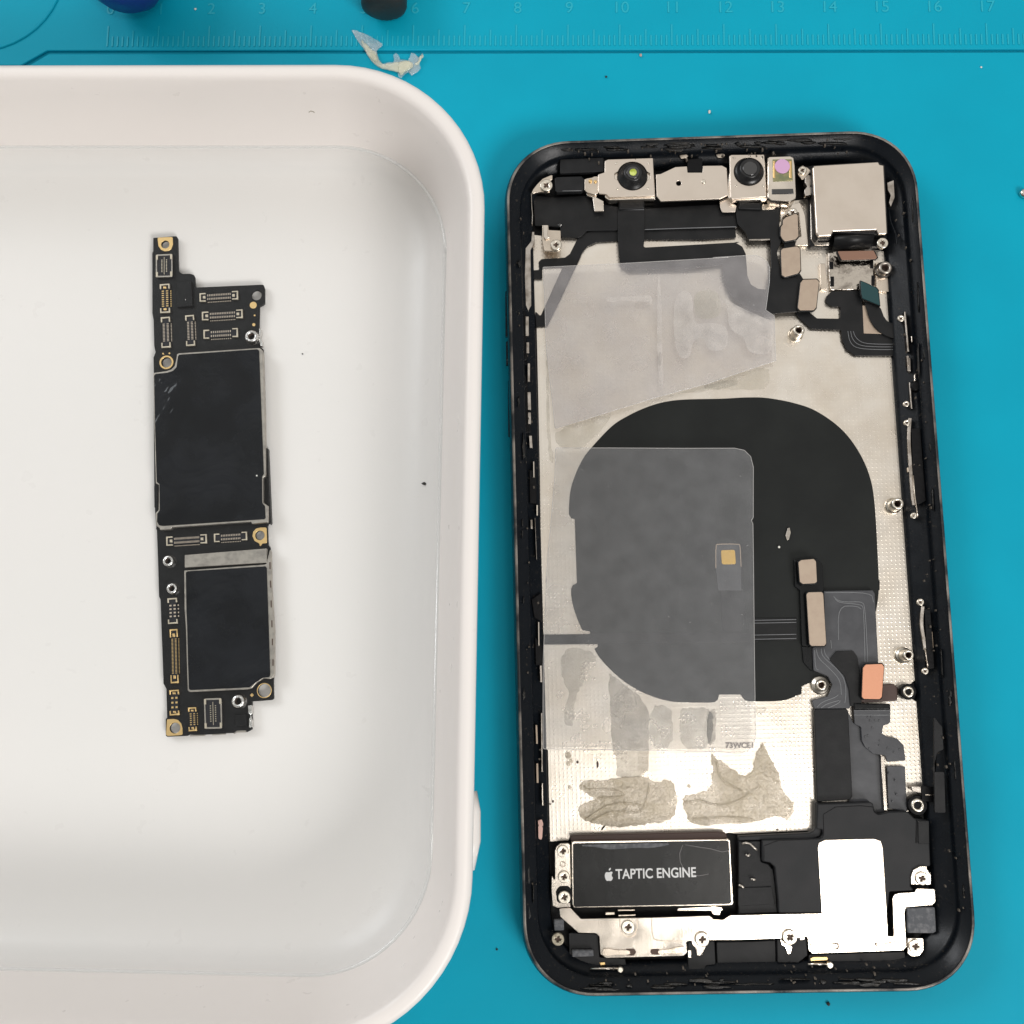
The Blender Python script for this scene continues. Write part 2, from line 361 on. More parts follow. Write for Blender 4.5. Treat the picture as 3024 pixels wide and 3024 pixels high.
def speck(name, zone, x, y, rpx, z, m, label, cat='crumb', el=1., group=None):
    c = pt(z, zone, x, y); r = px(zone, rpx, z); V = []; F = []
    n, k = 9, 5; rr = [random.uniform(.65, 1.2) for _ in range(n*k)]
    for j in range(k):
        a = math.pi*(j+.5)/k
        for i in range(n):
            b = 2*math.pi*i/n; q = rr[j*n+i]
            V.append((c.x+r*q*math.sin(a)*math.cos(b)*el, c.y+r*q*math.sin(a)*math.sin(b), z+r*.6-r*.6*math.cos(a)*q))
    for j in range(k-1):
        for i in range(n): F.append((j*n+i, j*n+(i+1) % n, (j+1)*n+(i+1) % n, (j+1)*n+i))
    F += [tuple(range(n))[::-1], tuple(range((k-1)*n, k*n))]
    o = mesh(name, [Vector(v)-c for v in V], F, m, None, False); o.location = c
    return tag(o, label, cat, group or ('crumbs scattered on the blue mat' if name == 'crumb' else 'dark specks on the tray floor'))
def text(name, s, c, size, ang, z, m, parent, bold=0., sx_=1., al='CENTER', th=.003):
    cu = bpy.data.curves.new('t', 'FONT'); cu.body = s; cu.size = size; cu.align_x = al; cu.align_y = 'CENTER'; cu.extrude = th; cu.offset = bold
    ob = bpy.data.objects.new('t', cu); me = bpy.data.meshes.new_from_object(ob); bpy.data.objects.remove(ob); bpy.data.curves.remove(cu)
    me.transform(Matrix.Translation((c.x, c.y, z)) @ Matrix.Rotation(ang, 4, 'Z') @ Matrix.Diagonal((sx_, 1, 1, 1)))
    return link(name, me, m, parent)
def rrect(cx, cy, hx, hy, r, rot, z, n=14, e=2.0):
    out = []; ca, sa = math.cos(rot), math.sin(rot)
    for q, (sx_, sy_) in enumerate(((1, 1), (-1, 1), (-1, -1), (1, -1))):
        for k in range(n+1):
            a = math.pi/2*(k/n+q); c_, s_ = math.cos(a), math.sin(a)
            ux = math.copysign(abs(c_)**(2/e), c_); uy = math.copysign(abs(s_)**(2/e), s_)
            x = sx_*(hx-r)+r*ux; y = sy_*(hy-r)+r*uy
            out.append(Vector((cx+ca*x-sa*y, cy+sa*x+ca*y, z)))
    return out
def shell(name, rings, m, parent, cap=False, mi=None, label=None):
    n = len(rings[0]); V = [v for r in rings for v in r]; F = []; K = []
    for j in range(len(rings)-1):
        for k in range(n): F.append((j*n+k, j*n+(k+1) % n, (j+1)*n+(k+1) % n, (j+1)*n+k)); K.append(mi[j] if mi else 0)
    if cap: F.append(tuple(range((len(rings)-1)*n, len(rings)*n))); K.append(mi[-1] if mi else 0)
    return mesh(name, V, F, m, parent, True, label, K)


# ============================================================ MAT
mt_ = thing('mat', 'bright blue silicone repair mat with a moulded ruler along its upper side', 'mat', (8, -9, 0), kind='structure')
rec = [Vector((-40, -60, 0)), Vector((60, -60, 0)), Vector((60, 40, 0)), Vector((-40, 40, 0))]
link('mat_base', plate_mesh([rec], -.055, .2, .01), 'groove_blue', mt_)
gy = -.125
lo = [Vector((-40, -60, 0)), Vector((60, -60, 0)), Vector((60, gy-.022, 0)), pt(0, 'P', 183, 203), pt(0, 'P', 85, 262), pt(0, 'P', -700, 262)]
lo[5].x = -40
link('work_panel', plate_mesh([lo], 0, .055, .018), 'silicone_blue', mt_)
up = [Vector((60, 40, 0)), Vector((-40, 40, 0)), Vector((-40, lo[5].y+.075, 0)), pt(0, 'P', 78, 250), pt(0, 'P', 178, 191), Vector((60, gy+.022, 0))]
up[3].y = lo[5].y+.075
link('ruler_panel', plate_mesh([up], .0, .055, .018), 'silicone_blue', mt_)
B = []
for i in range(0, 196):
    x = i*.1; h = .43 if i % 10 == 0 else (.33 if i % 5 == 0 else .21)
    B.append((Vector((x, .02+h/2, 0)), Vector((.013, 0, 0)), Vector((0, h/2, 0)), -.01, .012))
V, F = boxes_mesh(B); mesh('ruler_ticks', V, F, 'tick_blue', mt_, False)['kind'] = 'stuff'
for i in range(0, 20):
    text('ruler_number', str(i), Vector((i*1.0+.02, .80, 0)), .33, 0, .002, 'tick_blue', mt_, th=.008)
c = pt(0, 'P', -60, -90); R_ = (pt(0, 'P', 215, 0)-c).length
tube('moulded_ring', [Vector((c.x+R_*math.cos(a/40*2*math.pi), c.y+R_*math.sin(a/40*2*math.pi), .0)) for a in range(41)], .03, 'silicone_blue', mt_)

# ============================================================ TRAY
tr_ = thing('plastic_tray', 'white rounded plastic tray holding clear liquid and a circuit board', 'tray', (0, -9.8, 0))
def tring(x1, yt, yb, r, z, n=16): return rrect(-1.2+(x1+1.2)/2-(x1+1.2)/2, (yt+yb)/2, x1+1.2, (yt-yb)/2, r, 0, z, n)
lv = [(7.30, -2.45, -17.10, 2.3, 0.0), (7.38, -2.36, -17.2, 2.35, .04), (7.50, -2.22, -17.33, 2.4, 1.6), (7.56, -2.14, -17.4, 2.45, 2.7), (7.61, -2.09, -17.45, 2.5, 2.86),
      (7.62, -2.08, -17.46, 2.5, 2.94), (7.60, -2.10, -17.44, 2.48, 3.0), (7.53, -2.17, -17.37, 2.42, 3.03), (7.44, -2.25, -17.28, 2.35, 3.03), (7.37, -2.31, -17.21, 2.3, 3.0), (7.335, -2.35, -17.17, 2.28, 2.93),
      (7.25, -2.37, -17.14, 2.22, 2.6), (7.02, -2.46, -17.0, 2.1, 1.75), (6.86, -2.58, -16.93, 2.0, 1.15), (6.72, -2.62, -16.86, 1.9, .9), (6.52, -2.66, -16.7, 1.8, .72), (6.3, -2.75, -16.5, 1.7, .6), (6.0, -2.95, -16.2, 1.6, .53), (5.6, -3.3, -15.8, 1.5, .50), (3, -6, -13, .8, .5)]
shell('tray_body', [tring(*q) for q in lv], 'tray_plastic', tr_, True)
tube('rim_bump', [pt(1.9, 'Q', 1708, 170)+Vector((-.16, 0, 0)), pt(1.9, 'Q', 1712, 240)+Vector((-.12, 0, 0)), pt(1.9, 'Q', 1712, 340)+Vector((-.12, 0, 0)), pt(1.9, 'Q', 1700, 440)+Vector((-.16, 0, 0))], .13, 'tray_plastic', tr_, 12)
lq = rrect(-1.2, -9.755, 8.055-.005, 7.18, 2.0, 0, 1.12, 16)
lqo = mesh('cleaning_liquid', [v-Vector((-1.2, -9.755, 1.12)) for v in lq], [tuple(range(len(lq)))], 'clear_liquid', None, False)
lqo.location = (-1.2, -9.755, 1.12); tag(lqo, 'clear still cleaning liquid filling the bottom of the white tray', 'liquid')
ml = rrect(-1.2, -9.755, 8.03, 7.155, 2.0, 0, 1.125, 16); tube('meniscus', ml+[ml[0]], .035, 'liquid_edge', lqo, 6, .5)
speck('dark_speck', 'U', 800, 913, 3.2, .73, 'dark_crumb', 'black speck on the tray floor right of the circuit board', 'speck', 1.5)
speck('dark_speck', 'U', 571, 668, 1.5, .50, 'dark_crumb', 'tiny brown speck on the tray floor beside the upper board edge', 'speck')
P = [pt(1.10, 'U', *q) for q in ((843, 921), (849, 922), (851, 926), (849, 931))]
h_ = tube('hair_fibre', [q-P[0] for q in P], .010, 'dark_crumb', None); h_.location = P[0]; tag(h_, 'short curled dark fibre on the tray floor near the right wall', 'fibre')
P = [pt(2.4, 'P', *q) for q in ((1165, 424), (1172, 419), (1182, 421), (1186, 425))]
h_ = tube('hair_fibre', [q-P[0] for q in P], .007, 'dull_screw', None); h_.location = P[0]; tag(h_, 'faint pale fibre clinging to the far inner wall of the tray', 'fibre')

# ============================================================ CIRCUIT BOARD
bd = thing('circuit_board', 'long narrow black circuit board lying in the white tray of liquid', 'circuit board', (2.5, -9.5, .52))
ZB = .63
b1 = [(138,95),(190,90),(395,74),(432,74),(447,100),(457,505),(480,535),(515,550),(600,548),(650,562),(665,592),(672,712),(692,722),(1500,688),(1535,690),(1552,735),(1552,925),(1530,945),(1487,965),(1480,1240),(1492,1480)]
holesB = [circ(pt(ZB, 'J', 293, 182), px('J', 52, ZB)), circ(pt(ZB, 'J', 1448, 822), px('J', 64, ZB)), circ(pt(ZB, 'J', 308, 1675), px('J', 62, ZB)),
          circ(pt(ZB, 'M', 1553, 190), px('M', 62, ZB)), circ(pt(ZB, 'N', 1613, 870), px('N', 88, ZB)), circ(pt(ZB, 'N', 400, 1380), px('N', 70, ZB))]
plate('board_substrate', ZB, .07, 'board_black', bd, 'J', b1, 'K', [(1150,100),(1165,600),(1175,1030),(1196,1320),(1208,1740)], 'M', [(1655,70),(1665,320),(1690,350)],
      'N', [(1735,0),(1742,660),(1735,740),(1740,980),(1715,1000),(1445,1020),(1445,1400),(1370,1440),(1365,1412),(1240,1415),(1190,1448),(1080,1452),(900,1466),(800,1472),(600,1470),(560,1488),(290,1500),(272,1480),(270,1260),(290,1240),(280,850),(240,775),(235,600),(212,0)],
      'M', [(200,1060),(180,1020),(165,500),(150,115),(136,95)], 'K', [(132,1800),(120,1640),(113,1400),(108,900),(108,320),(105,180),(120,140),(125,128)], 'J', [(150,1470),(142,1140),(126,1050),(125,290),(137,265)], r=.012, bev=.01, holes=holesB)
plate('contact_shadow_block', ZB-.068, .06, 'shield_metal', bd, 'K', [(150,360),(1120,300),(1170,1700),(170,1770)], r=.02)  # two hidden blocks added to cast the board's contact shadow
plate('contact_shadow_block', ZB-.068, .06, 'shield_metal', bd, 'N', [(300,20),(1660,20),(1680,640),(1380,860),(1360,1380),(600,1400),(330,1180)], r=.02)
zs = .76
s1 = [(105,325),(230,308),(275,292),(308,260),(322,200),(330,148),(348,138),(1110,88),(1132,98),(1147,135),(1165,700),(1172,1290),(1168,1310),(1148,1322),(1150,1560),(1195,1590),(1196,1745),(1040,1762),(1038,1742),(280,1795),(275,1812),(168,1820),(165,1800),(132,1780),(125,1660),(155,1630),(158,1390),(128,1375),(112,800)]
sh = plate('shield_can', zs, .115, 'shield_metal', bd, 'K', s1, r=.02, bev=.008)
plate('black_label', zs+.012, .016, 'label_film', sh, 'K', [(111,350),(128,335),(240,322),(292,305),(325,270),(338,170),(350,152),(1092,100),(1110,112),(1133,700),(1155,1285),(1138,1310),(1140,1560),(1165,1590),(1172,1705),(1160,1716),(200,1780),(160,1775),(140,1740),(142,1662),(165,1632),(162,1382),(137,1362),(120,800)], r=.02, bev=.004)
speck_m = lambda zone, x, y, r, z, m, par, nm: disc(nm, pt(z, zone, x, y), px(zone, r, z), z, .012, m, par, .003, n=10)
speck_m('K', 1088, 1302, 8, zs+.02, 'white_crumb', sh, 'paint_chip')
plate('shield_plate', .74, .1, 'shield_metal', bd, 'M', [(530,455),(1642,365),(1650,550),(1645,560),(530,627)], r=.012)
s2 = ['M', [(522,665),(1620,583),(1640,572),(1690,372),(1704,420),(1712,900)], 'N', [(1750,60),(1750,650),(1735,690),(1690,715),(1600,705),(1505,765),(1440,840),(1385,855),(600,892),(570,870),(545,0)], 'M', [(528,1200)]]
sh2 = plate('shield_can', .73, .09, 'shield_metal', bd, *s2, r=.02, bev=.008)
plate('black_label', .742, .016, 'label_film', sh2, 'M', [(545,692),(572,676),(1628,608),(1645,632),(1664,1200)], 'N', [(1672,0),(1692,655),(1680,688),(1590,698),(1480,770),(1410,828),(612,865),(587,850),(575,500),(563,0)], 'M', [(553,1200)], r=.015, bev=.004)
for x, y in ((1688,600),(1696,850),(1705,1120),(1714,1390)):
    plate('vent_slot', .733, .012, 'slot_dark', sh2, 'M', [(x-9,y-48),(x+9,y-48),(x+11,y+48),(x-7,y+48)], r=.002, bev=.002)
for x, y in ((1722,210),(1730,490)):
    plate('vent_slot', .733, .012, 'slot_dark', sh2, 'N', [(x-9,y-45),(x+9,y-45),(x+9,y+45),(x-9,y+45)], r=.002, bev=.002)
# gold pads
plate('ground_pad', ZB+.006, .008, 'gold', bd, 'J', [(192,92),(386,84),(390,180),(370,235),(335,262),(285,268),(235,245),(205,200)], r=.03, bev=.003, holes=[holesB[0]])
plate('ground_pad', ZB+.006, .008, 'gold', bd, 'M', [(1500,95),(1560,80),(1643,80),(1650,295),(1585,300),(1565,335),(1550,332),(1545,300),(1480,265),(1450,200),(1460,140)], r=.03, bev=.003, holes=[circ(pt(ZB, 'M', 1553, 190), px('M', 64, ZB))])
plate('ground_pad', ZB+.006, .008, 'gold', bd, 'N', [(290,1262),(380,1255),(440,1270),(485,1320),(500,1380),(502,1465),(480,1476),(300,1488),(277,1470)], r=.02, bev=.003, holes=[circ(pt(ZB, 'N', 400, 1380), px('N', 72, ZB))])
for zn, x, y, a, b in (('J', 308, 1675, 88, 66), ('N', 1613, 870, 101, 89)):
    disc('ground_ring', pt(ZB, zn, x, y), px(zn, a, ZB), ZB+.008, .010, 'gold', bd, .003, hole=px(zn, b, ZB))
for zn, x, y, a in (('J', 1408, 950, 45), ('J', 1425, 1080, 12), ('J', 1415, 1197, 20), ('J', 265, 1565, 11), ('J', 345, 1560, 11)):
    disc('test_pad', pt(ZB, zn, x, y), px(zn, a, ZB), ZB+.006, .008, 'gold', bd, .002, n=16)
c = pt(ZB, 'N', 1445, 933); B = [(c, Vector((px('N', 22), 0, 0)), Vector((0, px('N', 9), 0)), ZB-.002, ZB+.006), (c, Vector((px('N', 9), 0, 0)), Vector((0, px('N', 22), 0)), ZB-.002, ZB+.008)]
V, F = boxes_mesh(B); mesh('plus_mark', V, F, 'gold', bd, False)
for zn, x, y, r in (('J', 1378, 1340, 88), ('M', 300, 535, 82), ('M', 352, 910, 80), ('N', 1250, 1018, 96)):
    standoff(zn, x, y, r*.92, ZB+.12, ZB-.05, bd, base=r*1.12, m='solder_silver')
def connector(zn, x0, y0, x1, y1, w_, n, style='silver', outer=True, endn=.13, pinlen=.2):
    a = pt(ZB, zn, x0, y0); b = pt(ZB, zn, x1, y1); L = (b-a).length; u = (b-a)/L; s = Vector((-u.y, u.x, 0)); W = px(zn, w_, ZB); c = (a+b)/2
    H = .045
    o = mesh('board_connector', *boxes_mesh([(c, u*(L*.47), s*(W*.36), ZB-.01, ZB+H*.55)]), 'connector_body', bd, False)
    t_ = .012; E_ = min(L*endn+.02, .14)
    for sg, e0 in ((1, a), (-1, b)):
        q0 = e0; arm = [q0+s*W*.46, q0+u*sg*E_+s*W*.46, q0+u*sg*E_+s*W*.34, q0+u*sg*t_*2+s*W*.34, q0+u*sg*t_*2-s*W*.34, q0+u*sg*E_-s*W*.34, q0+u*sg*E_-s*W*.46, q0-s*W*.46]
        br = link('end_bracket', plate_mesh([arm], ZB+H, H, .003), 'gold' if style == 'gold' else 'bracket_metal', o)
        if style != 'plain': link('solder_tab', plate_mesh([[e0+u*sg*E_*.55+s*W*.14, e0+u*sg*E_*.95+s*W*.14, e0+u*sg*E_*.95-s*W*.14, e0+u*sg*E_*.55-s*W*.14]], ZB+H*.95, .03, .003), 'gold' if style != 'silver' else 'bracket_metal', o)
    B = []; i0 = E_+.02; n = min(n, 26)
    for k in range(n):
        q = a+u*(i0+(L-2*i0)*(k+.5)/n); hw = u*((L-2*i0)/n*.2)
        for sg in (-1, 1):
            B.append((q+s*sg*W*pinlen, hw, s*(W*.10), ZB, ZB+H*.7))
            if outer and sg == (-1 if abs(u.y) < .5 else 1): B.append((q+s*sg*W*.52, hw, s*(W*.05), ZB, ZB+.012))
    cp = mesh('contact_pins', *boxes_mesh(B), 'gold' if style in ('gold', 'mix') else 'pin_metal', o, False); cp['kind'] = 'stuff'
    return o
def frame_connector(zn, corners, n):
    P = [pt(ZB, zn, *q) for q in corners]; c = sum(P, Vector())/4; z = ZB+.06
    inn = [c+(q-c)*.80 for q in P]; u = (P[3]-P[0]).normalized(); s = (P[1]-P[0]).normalized(); L = (P[3]-P[0]).length; W = (P[1]-P[0]).length
    inn = [c+u*((q-c).dot(u))*(1-.06/L)+s*((q-c).dot(s))*(1-.05/W) for q in P]
    o = link('board_connector', plate_mesh([rounded(P, .03)], z-.015, .05, .004), 'connector_body', bd)
    link('metal_frame', plate_mesh([rounded(P, .035), rounded(inn, .03)], z, .055, .005), 'shield_metal', o)
    for a_ in (-1, 1):
        for b_ in (-1, 1): mesh('corner_tab', *boxes_mesh([(c+u*a_*(L/2-.055)+s*b_*(W/2-.022), u*.045, s*.018, z-.01, z+.006)]), 'bracket_metal', o, False)
    B = [(c, u*(L*.38), s*.004, z-.02, z-.004)]
    for k in range(n):
        for sg in (-1, 1): B.append((c+u*(L*.5*(k/(n-1)-.5))+s*sg*W*.14, u*.007, s*.010, z-.02, z-.004))
    cp = mesh('contact_pins', *boxes_mesh(B), 'bracket_metal', o, False); cp['kind'] = 'stuff'
frame_connector('J', [(185,322),(395,312),(398,606),(185,612)], 9)
frame_connector('N', [(805,978),(1045,968),(1052,1385),(815,1390)], 8)
connector('J', 293, 690, 300, 1055, 135, 8, 'mix')
connector('J', 302, 1108, 312, 1495, 125, 13, 'plain')
connector('J', 608, 1085, 622, 1472, 120, 12, 'plain')
connector('J', 735, 862, 1222, 830, 120, 14)
connector('J', 765, 1097, 1280, 1065, 120, 15)
connector('J', 785, 1328, 1220, 1303, 125, 10, 'plain')
connector('M', 290, 272, 840, 236, 135, 22)
connector('M', 937, 228, 1386, 198, 125, 12, 'plain')
connector('M', 370, 1042, 380, 1390, 140, 4, 'plain')
connector('N', 390, 38, 405, 770, 115, 26, 'gold')
connector('N', 396, 862, 403, 1205, 140, 3, 'gold', outer=False)
connector('N', 640, 1098, 650, 1420, 118, 6, 'gold')
plate('chip', ZB+.05, .05, 'board_black', bd, 'J', [(430,660),(620,640),(640,960),(440,975)], r=.01)
disc('solder_blob', pt(ZB, 'J', 560, 890), .012, ZB+.06, .02, 'solder_silver', bd)
plate('chip', ZB+.05, .05, 'board_black', bd, 'N', [(1215,1200),(1370,1195),(1375,1350),(1215,1360)], r=.01)
plate('edge_plating', ZB+.03, .12, 'solder_silver', bd, 'J', [(1478,1240),(1500,1245),(1506,1300),(1495,1345),(1520,1400),(1528,1470),(1495,1470),(1480,1380)], r=.01, bev=.01)
plate('edge_plating', ZB+.02, .12, 'solder_silver', bd, 'N', [(1388,1075),(1440,1065),(1448,1180),(1430,1200),(1446,1300),(1448,1370),(1400,1375),(1400,1270),(1420,1210),(1392,1180)], r=.01, bev=.01)
plate('edge_plating', ZB-.01, .07, 'shield_metal', bd, 'N', [(600,1474),(800,1468),(795,1488),(605,1494)], r=.004)
plate('edge_plating', ZB-.01, .07, 'shield_metal', bd, 'N', [(900,1462),(1080,1450),(1085,1466),(905,1480)], r=.004)
plate('edge_plating', ZB-.01, .07, 'shield_metal', bd, 'N', [(1190,1448),(1240,1412),(1365,1408),(1365,1438),(1235,1440),(1200,1460)], r=.004)
plate('side_skirt', ZB+.04, .14, 'board_black', bd, 'K', [(1180,1040),(1192,1040),(1215,1600),(1222,1750),(1212,1765),(1196,1750)], r=.01)
plate('side_skirt', ZB+.02, .12, 'board_black', bd, 'K', [(112,1400),(125,1390),(150,1400),(150,1630),(135,1648),(115,1600)], r=.01)

# ============================================================ PHONE
PX, PY, PT = 11.8495, -9.662, .0363
ph = thing('phone_housing', 'opened black phone housing without screen or battery, beside the white tray', 'phone', (PX, PY, 0))
def fr(ins, z, r=None): return rrect(PX, PY, 3.785-ins, 7.545-ins, max(.3, (1.22 if r is None else r)-ins*.75), PT, z, 14, 2.15)
shell('side_band', [fr(.33, 0), fr(.16, .03), fr(.05, .12), fr(.005, .26), fr(0, .40), fr(.008, .52), fr(.03, .62), fr(.064, .68)], 'frame_paint', ph)
shell('worn_edge', [fr(.052, .668), fr(.060, .69), fr(.090, .698), fr(.10, .69)], 'worn_edge', ph)
def fx(il, ir, it, ib, z, r=.9):
    hx = 3.785-(il+ir)/2; hy = 7.545-(it+ib)/2; ox = (il-ir)/2; oy = (ib-it)/2
    ca, sa = math.cos(PT), math.sin(PT)
    return rrect(PX+ca*ox-sa*oy, PY+sa*ox+ca*oy, hx, hy, r, PT, z, 14, 2.1)
shell('inner_ledge', [fr(.099, .69), fr(.105, .66), fx(.19, .16, .16, .16, .645, 1.1), fx(.20, .17, .175, .175, .61, 1.08), fx(.285, .23, .27, .30, .60, 1.03), fx(.30, .245, .285, .315, .50, 1.02),
      fx(.31, .27, .33, .38, .40, 1.0), fx(.50, .55, .42, .46, .38, .9), fx(.52, .60, .45, .49, .18, .88)], 'frame_black', ph)
link('rear_shell', plate_mesh([fr(.36, 0, 1.2)], .10, .09, .01), 'well_black', ph)
link('chassis_floor', plate_mesh([fx(.45, .5, .42, .45, 0, .9)], .17, .06, .01), 'well_black', ph)
ZP = .20
# beige steel back plate
bp = plate('back_plate', ZP, .05, 'back_plate_steel', ph, 'A', [(250,860),(490,890),(960,820),(1500,760)], 'B', [(620,640),(620,600),(900,560),(1010,930),(1500,1000),(1520,1600),(1535,1900)],
      'D', [(1340,40),(1348,70),(1380,400),(1400,760),(1420,1000),(1440,1200),(1462,1600)], 'G', [(1215,0),(1225,300),(1250,700),(1270,960),(1262,990),(1235,1012),(1180,1030),(1150,1060),(1180,1105),(1240,1118),(1270,1135),(1285,1180),(1305,1450),(1325,1700),(1330,1800),(1250,1820),(1210,1932)],
      'I', [(1340,300),(1300,250),(1000,240),(620,180),(612,400),(590,412),(300,425),(0,440)], 'E', [(1620,1835),(1580,1845),(500,1858),(480,1890),(345,1900),(330,1240),(300,1240)], 'C', [(325,1932),(312,1000),(290,0)], 'A', [(285,1610),(285,1530),(240,1490),(240,1000)], r=.02, bev=.01)
# ear at the upper left corner
plate('corner_bracket', .50, .06, 'steel', ph, 'Y', [(545,1140),(570,1080),(640,990),(740,890),(880,830),(915,825),(915,905),(860,930),(900,1050),(860,1140),(720,1130),(620,1140),(560,1160)], r=.015)
strip('side_clip', .42, .2, 14, 'rail_steel', ph, 'Y', [(538,1150),(545,1400),(560,1530),(550,1700)])
# wireless coil sheet
zc = .235
def zs_(zn, L): return [(zn, x, y) for x, y in L]
plate('charging_coil', zc, .03, 'coil_black', ph, '~', zs_('C', [(553,1260),(565,1130),(600,1010),(660,880),(735,778),(900,605),(1030,520),(1180,450),(1330,405),(1500,385),(1800,378)])+zs_('D', [(300,322),(450,326),(640,362),(800,420),(975,545),(1100,705),(1182,890),(1217,1100),(1240,1500),(1246,1690)])+zs_('G', [(1006,280),(1000,390),(983,500)]),
      'G', [(900,560),(900,900),(700,960),(640,1030),(525,1000),(455,1030),(452,1080)], '~', zs_('G', [(450,1085),(330,1130),(200,1138),(80,1138)]), 'G', [(50,1130),(35,1112),(20,1088)], 'E', [(1712,848),(1556,848),(1545,885),(1525,902)], '~', zs_('E', [(1500,905),(1350,905),(1200,895),(1050,850),(900,770),(780,670),(700,580),(665,522)]), 'E', [(690,505),(692,490),(635,412),(635,398),(582,388)],
      '~', zs_('E', [(575,380),(545,310),(515,220),(500,140),(500,90)]), 'E', [(512,68),(545,55)], 'C', [(578,1905),(618,1880),(605,1500),(600,1355),(572,1350),(553,1320)], r=.02, bev=.008)
strip('coil_lead', zc+.012, .014, 72, 'flex_black', ph, 'E', [(298,456),(650,452),(1830,440)], sm=0)
strip('coil_lead', zc+.016, .014, 60, 'flex_black', ph, 'G', [(110,640),(415,625)], sm=0)
strip('coil_lead', zc+.020, .02, 160, 'flex_black', ph, 'G', [(115,625),(420,622)], sm=0)
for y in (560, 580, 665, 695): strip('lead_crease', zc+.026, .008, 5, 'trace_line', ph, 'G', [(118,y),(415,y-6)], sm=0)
plate('coil_terminal', zc+.014, .014, 'flex_grey', ph, 'D', [(82,1375),(95,1366),(245,1368),(258,1380),(262,1540),(265,1700),(100,1700),(82,1540)], r=.01, bev=.003)
plate('coil_terminal', zc+.012, .014, 'dark_plastic', ph, 'E', [(1556,-60),(1720,-60),(1745,300),(1705,400),(1580,392)], r=.02, bev=.003)
plate('gold_contact', zc+.026, .014, 'gold_pad', ph, 'D', [(118,1412),(218,1409),(226,1512),(125,1514)], r=.04, bev=.004)
for P_ in ([(82,1540),(82,1378),(95,1368),(245,1368),(256,1380),(262,1530)],):
    strip('terminal_outline', zc+.022, .008, 7, 'pale_tab', ph, 'D', P_, sm=1)
plate('torn_foil', .27, .03, 'shield_metal', ph, 'D', [(595,1255),(610,1250),(617,1290),(605,1335),(590,1342),(578,1310)], r=.005)
disc('lint', pt(.27, 'D', 533, 1390), .022, .28, .02, 'white_crumb', ph, n=8)
# glue left behind by the battery
def blob(z, m, *segs, name='glue_residue', thick=.02):
    if m in ('glue_thin', 'glue_streak'): thick = .005; z -= .006
    P = poly(z, *segs); P = smooth(P, 1); Q = []
    for i in range(len(P)):
        a, b = P[i], P[(i+1) % len(P)]; Q.append(a); d = b-a
        if d.length > .06:
            s = Vector((-d.y, d.x, 0)).normalized()
            for k in (1, 2): Q.append(a+d*k/3+s*random.uniform(-.02, .02))
    return link(name, plate_mesh([Q], z, thick, .006), m, ph)
blob(.232, 'glue_streak', 'E', [(760,690),(800,720),(1050,900),(1060,1200),(1050,1440),(820,1450),(830,1350),(800,1250),(780,1000)])
blob(.245, 'glue_grey', 'E', [(815,1440),(1040,1425),(1100,1480),(1200,1450),(1250,1500),(1250,1700),(1200,1755),(1020,1775),(950,1790),(770,1790),(600,1758),(545,1690),(560,1645),(640,1612),(680,1596),(610,1560),(545,1515),(590,1462),(700,1470)], thick=.035)
blob(.232, 'glue_streak', 'E', [(1500,960),(1530,940),(1530,1180),(1500,1200),(1480,1240),(1470,1000)])
blob(.245, 'glue_grey', 'E', [(1498,1250),(1520,1300),(1600,1340),(1680,1400),(1720,1440),(1800,1400),(1820,1265),(1860,1220)], 'G', [(160,1470),(175,1420),(200,1480),(245,1570),(290,1650),(310,1760),(365,1830)], 'I', [(455,215),(398,342),(370,310),(290,300),(200,322),(100,352)], 'E', [(1640,1772),(1355,1783),(1310,1670),(1290,1570),(1400,1555),(1480,1535),(1520,1450)], thick=.035)
for pp in ([(560,1500),(640,1530),(760,1520),(860,1545),(880,1580),(700,1590)], [(600,1740),(680,1690),(760,1640),(860,1620),(1000,1640)], [(640,1760),(740,1700),(830,1680),(1000,1700),(1040,1600),(1060,1480)], [(1310,1620),(1420,1600),(1560,1650),(1720,1600),(1850,1500)], [(1370,1740),(1600,1720),(1800,1740)], [(1540,1330),(1560,1450),(1650,1500),(1720,1540)]):
    strip('glue_ridge', .262, .03, 16, 'glue_grey', ph, 'E', pp, bev=.012)
blob(.225, 'glue_thin', 'E', [(430,520),(620,520),(700,600),(600,640),(600,760),(520,860),(520,1080),(460,1070),(440,990),(490,830),(430,740)])
blob(.225, 'glue_thin', 'E', [(1060,920),(1200,930),(1225,1000),(1230,1230),(1060,1240)])
blob(.225, 'glue_thin', 'E', [(1275,960),(1300,940),(1470,940),(1520,1000),(1490,1240),(1280,1240)])
blob(.225, 'glue_thin', 'G', [(110,1175),(210,1180),(200,1210),(160,1240),(110,1235)])
blob(.225, 'glue_thin', 'C', [(365,0),(385,60),(400,700),(430,900),(400,900),(375,760),(365,300)])
blob(.225, 'glue_thin', 'C', [(440,620),(900,480),(880,560),(700,750),(650,790),(450,770)])
blob(.225, 'glue_thin', 'C', [(1330,370),(1640,270),(1932,210),(1932,290),(1400,340)])
blob(.225, 'glue_thin', 'D', [(0,230),(200,160),(420,100),(470,120),(455,260),(350,262),(0,268)])
blob(.236, 'brown_lip', 'E', [(680,1330),(690,1320),(697,1345),(692,1375),(683,1370)], name='dirt_spot')
blob(.240, 'dark_crumb', 'E', [(712,1820),(722,1798),(748,1775),(742,1790),(720,1815)], name='dirt_spot')
blob(.240, 'brown_lip', 'I', [(300,408),(298,398),(312,403),(320,395),(318,412)], name='dirt_spot')
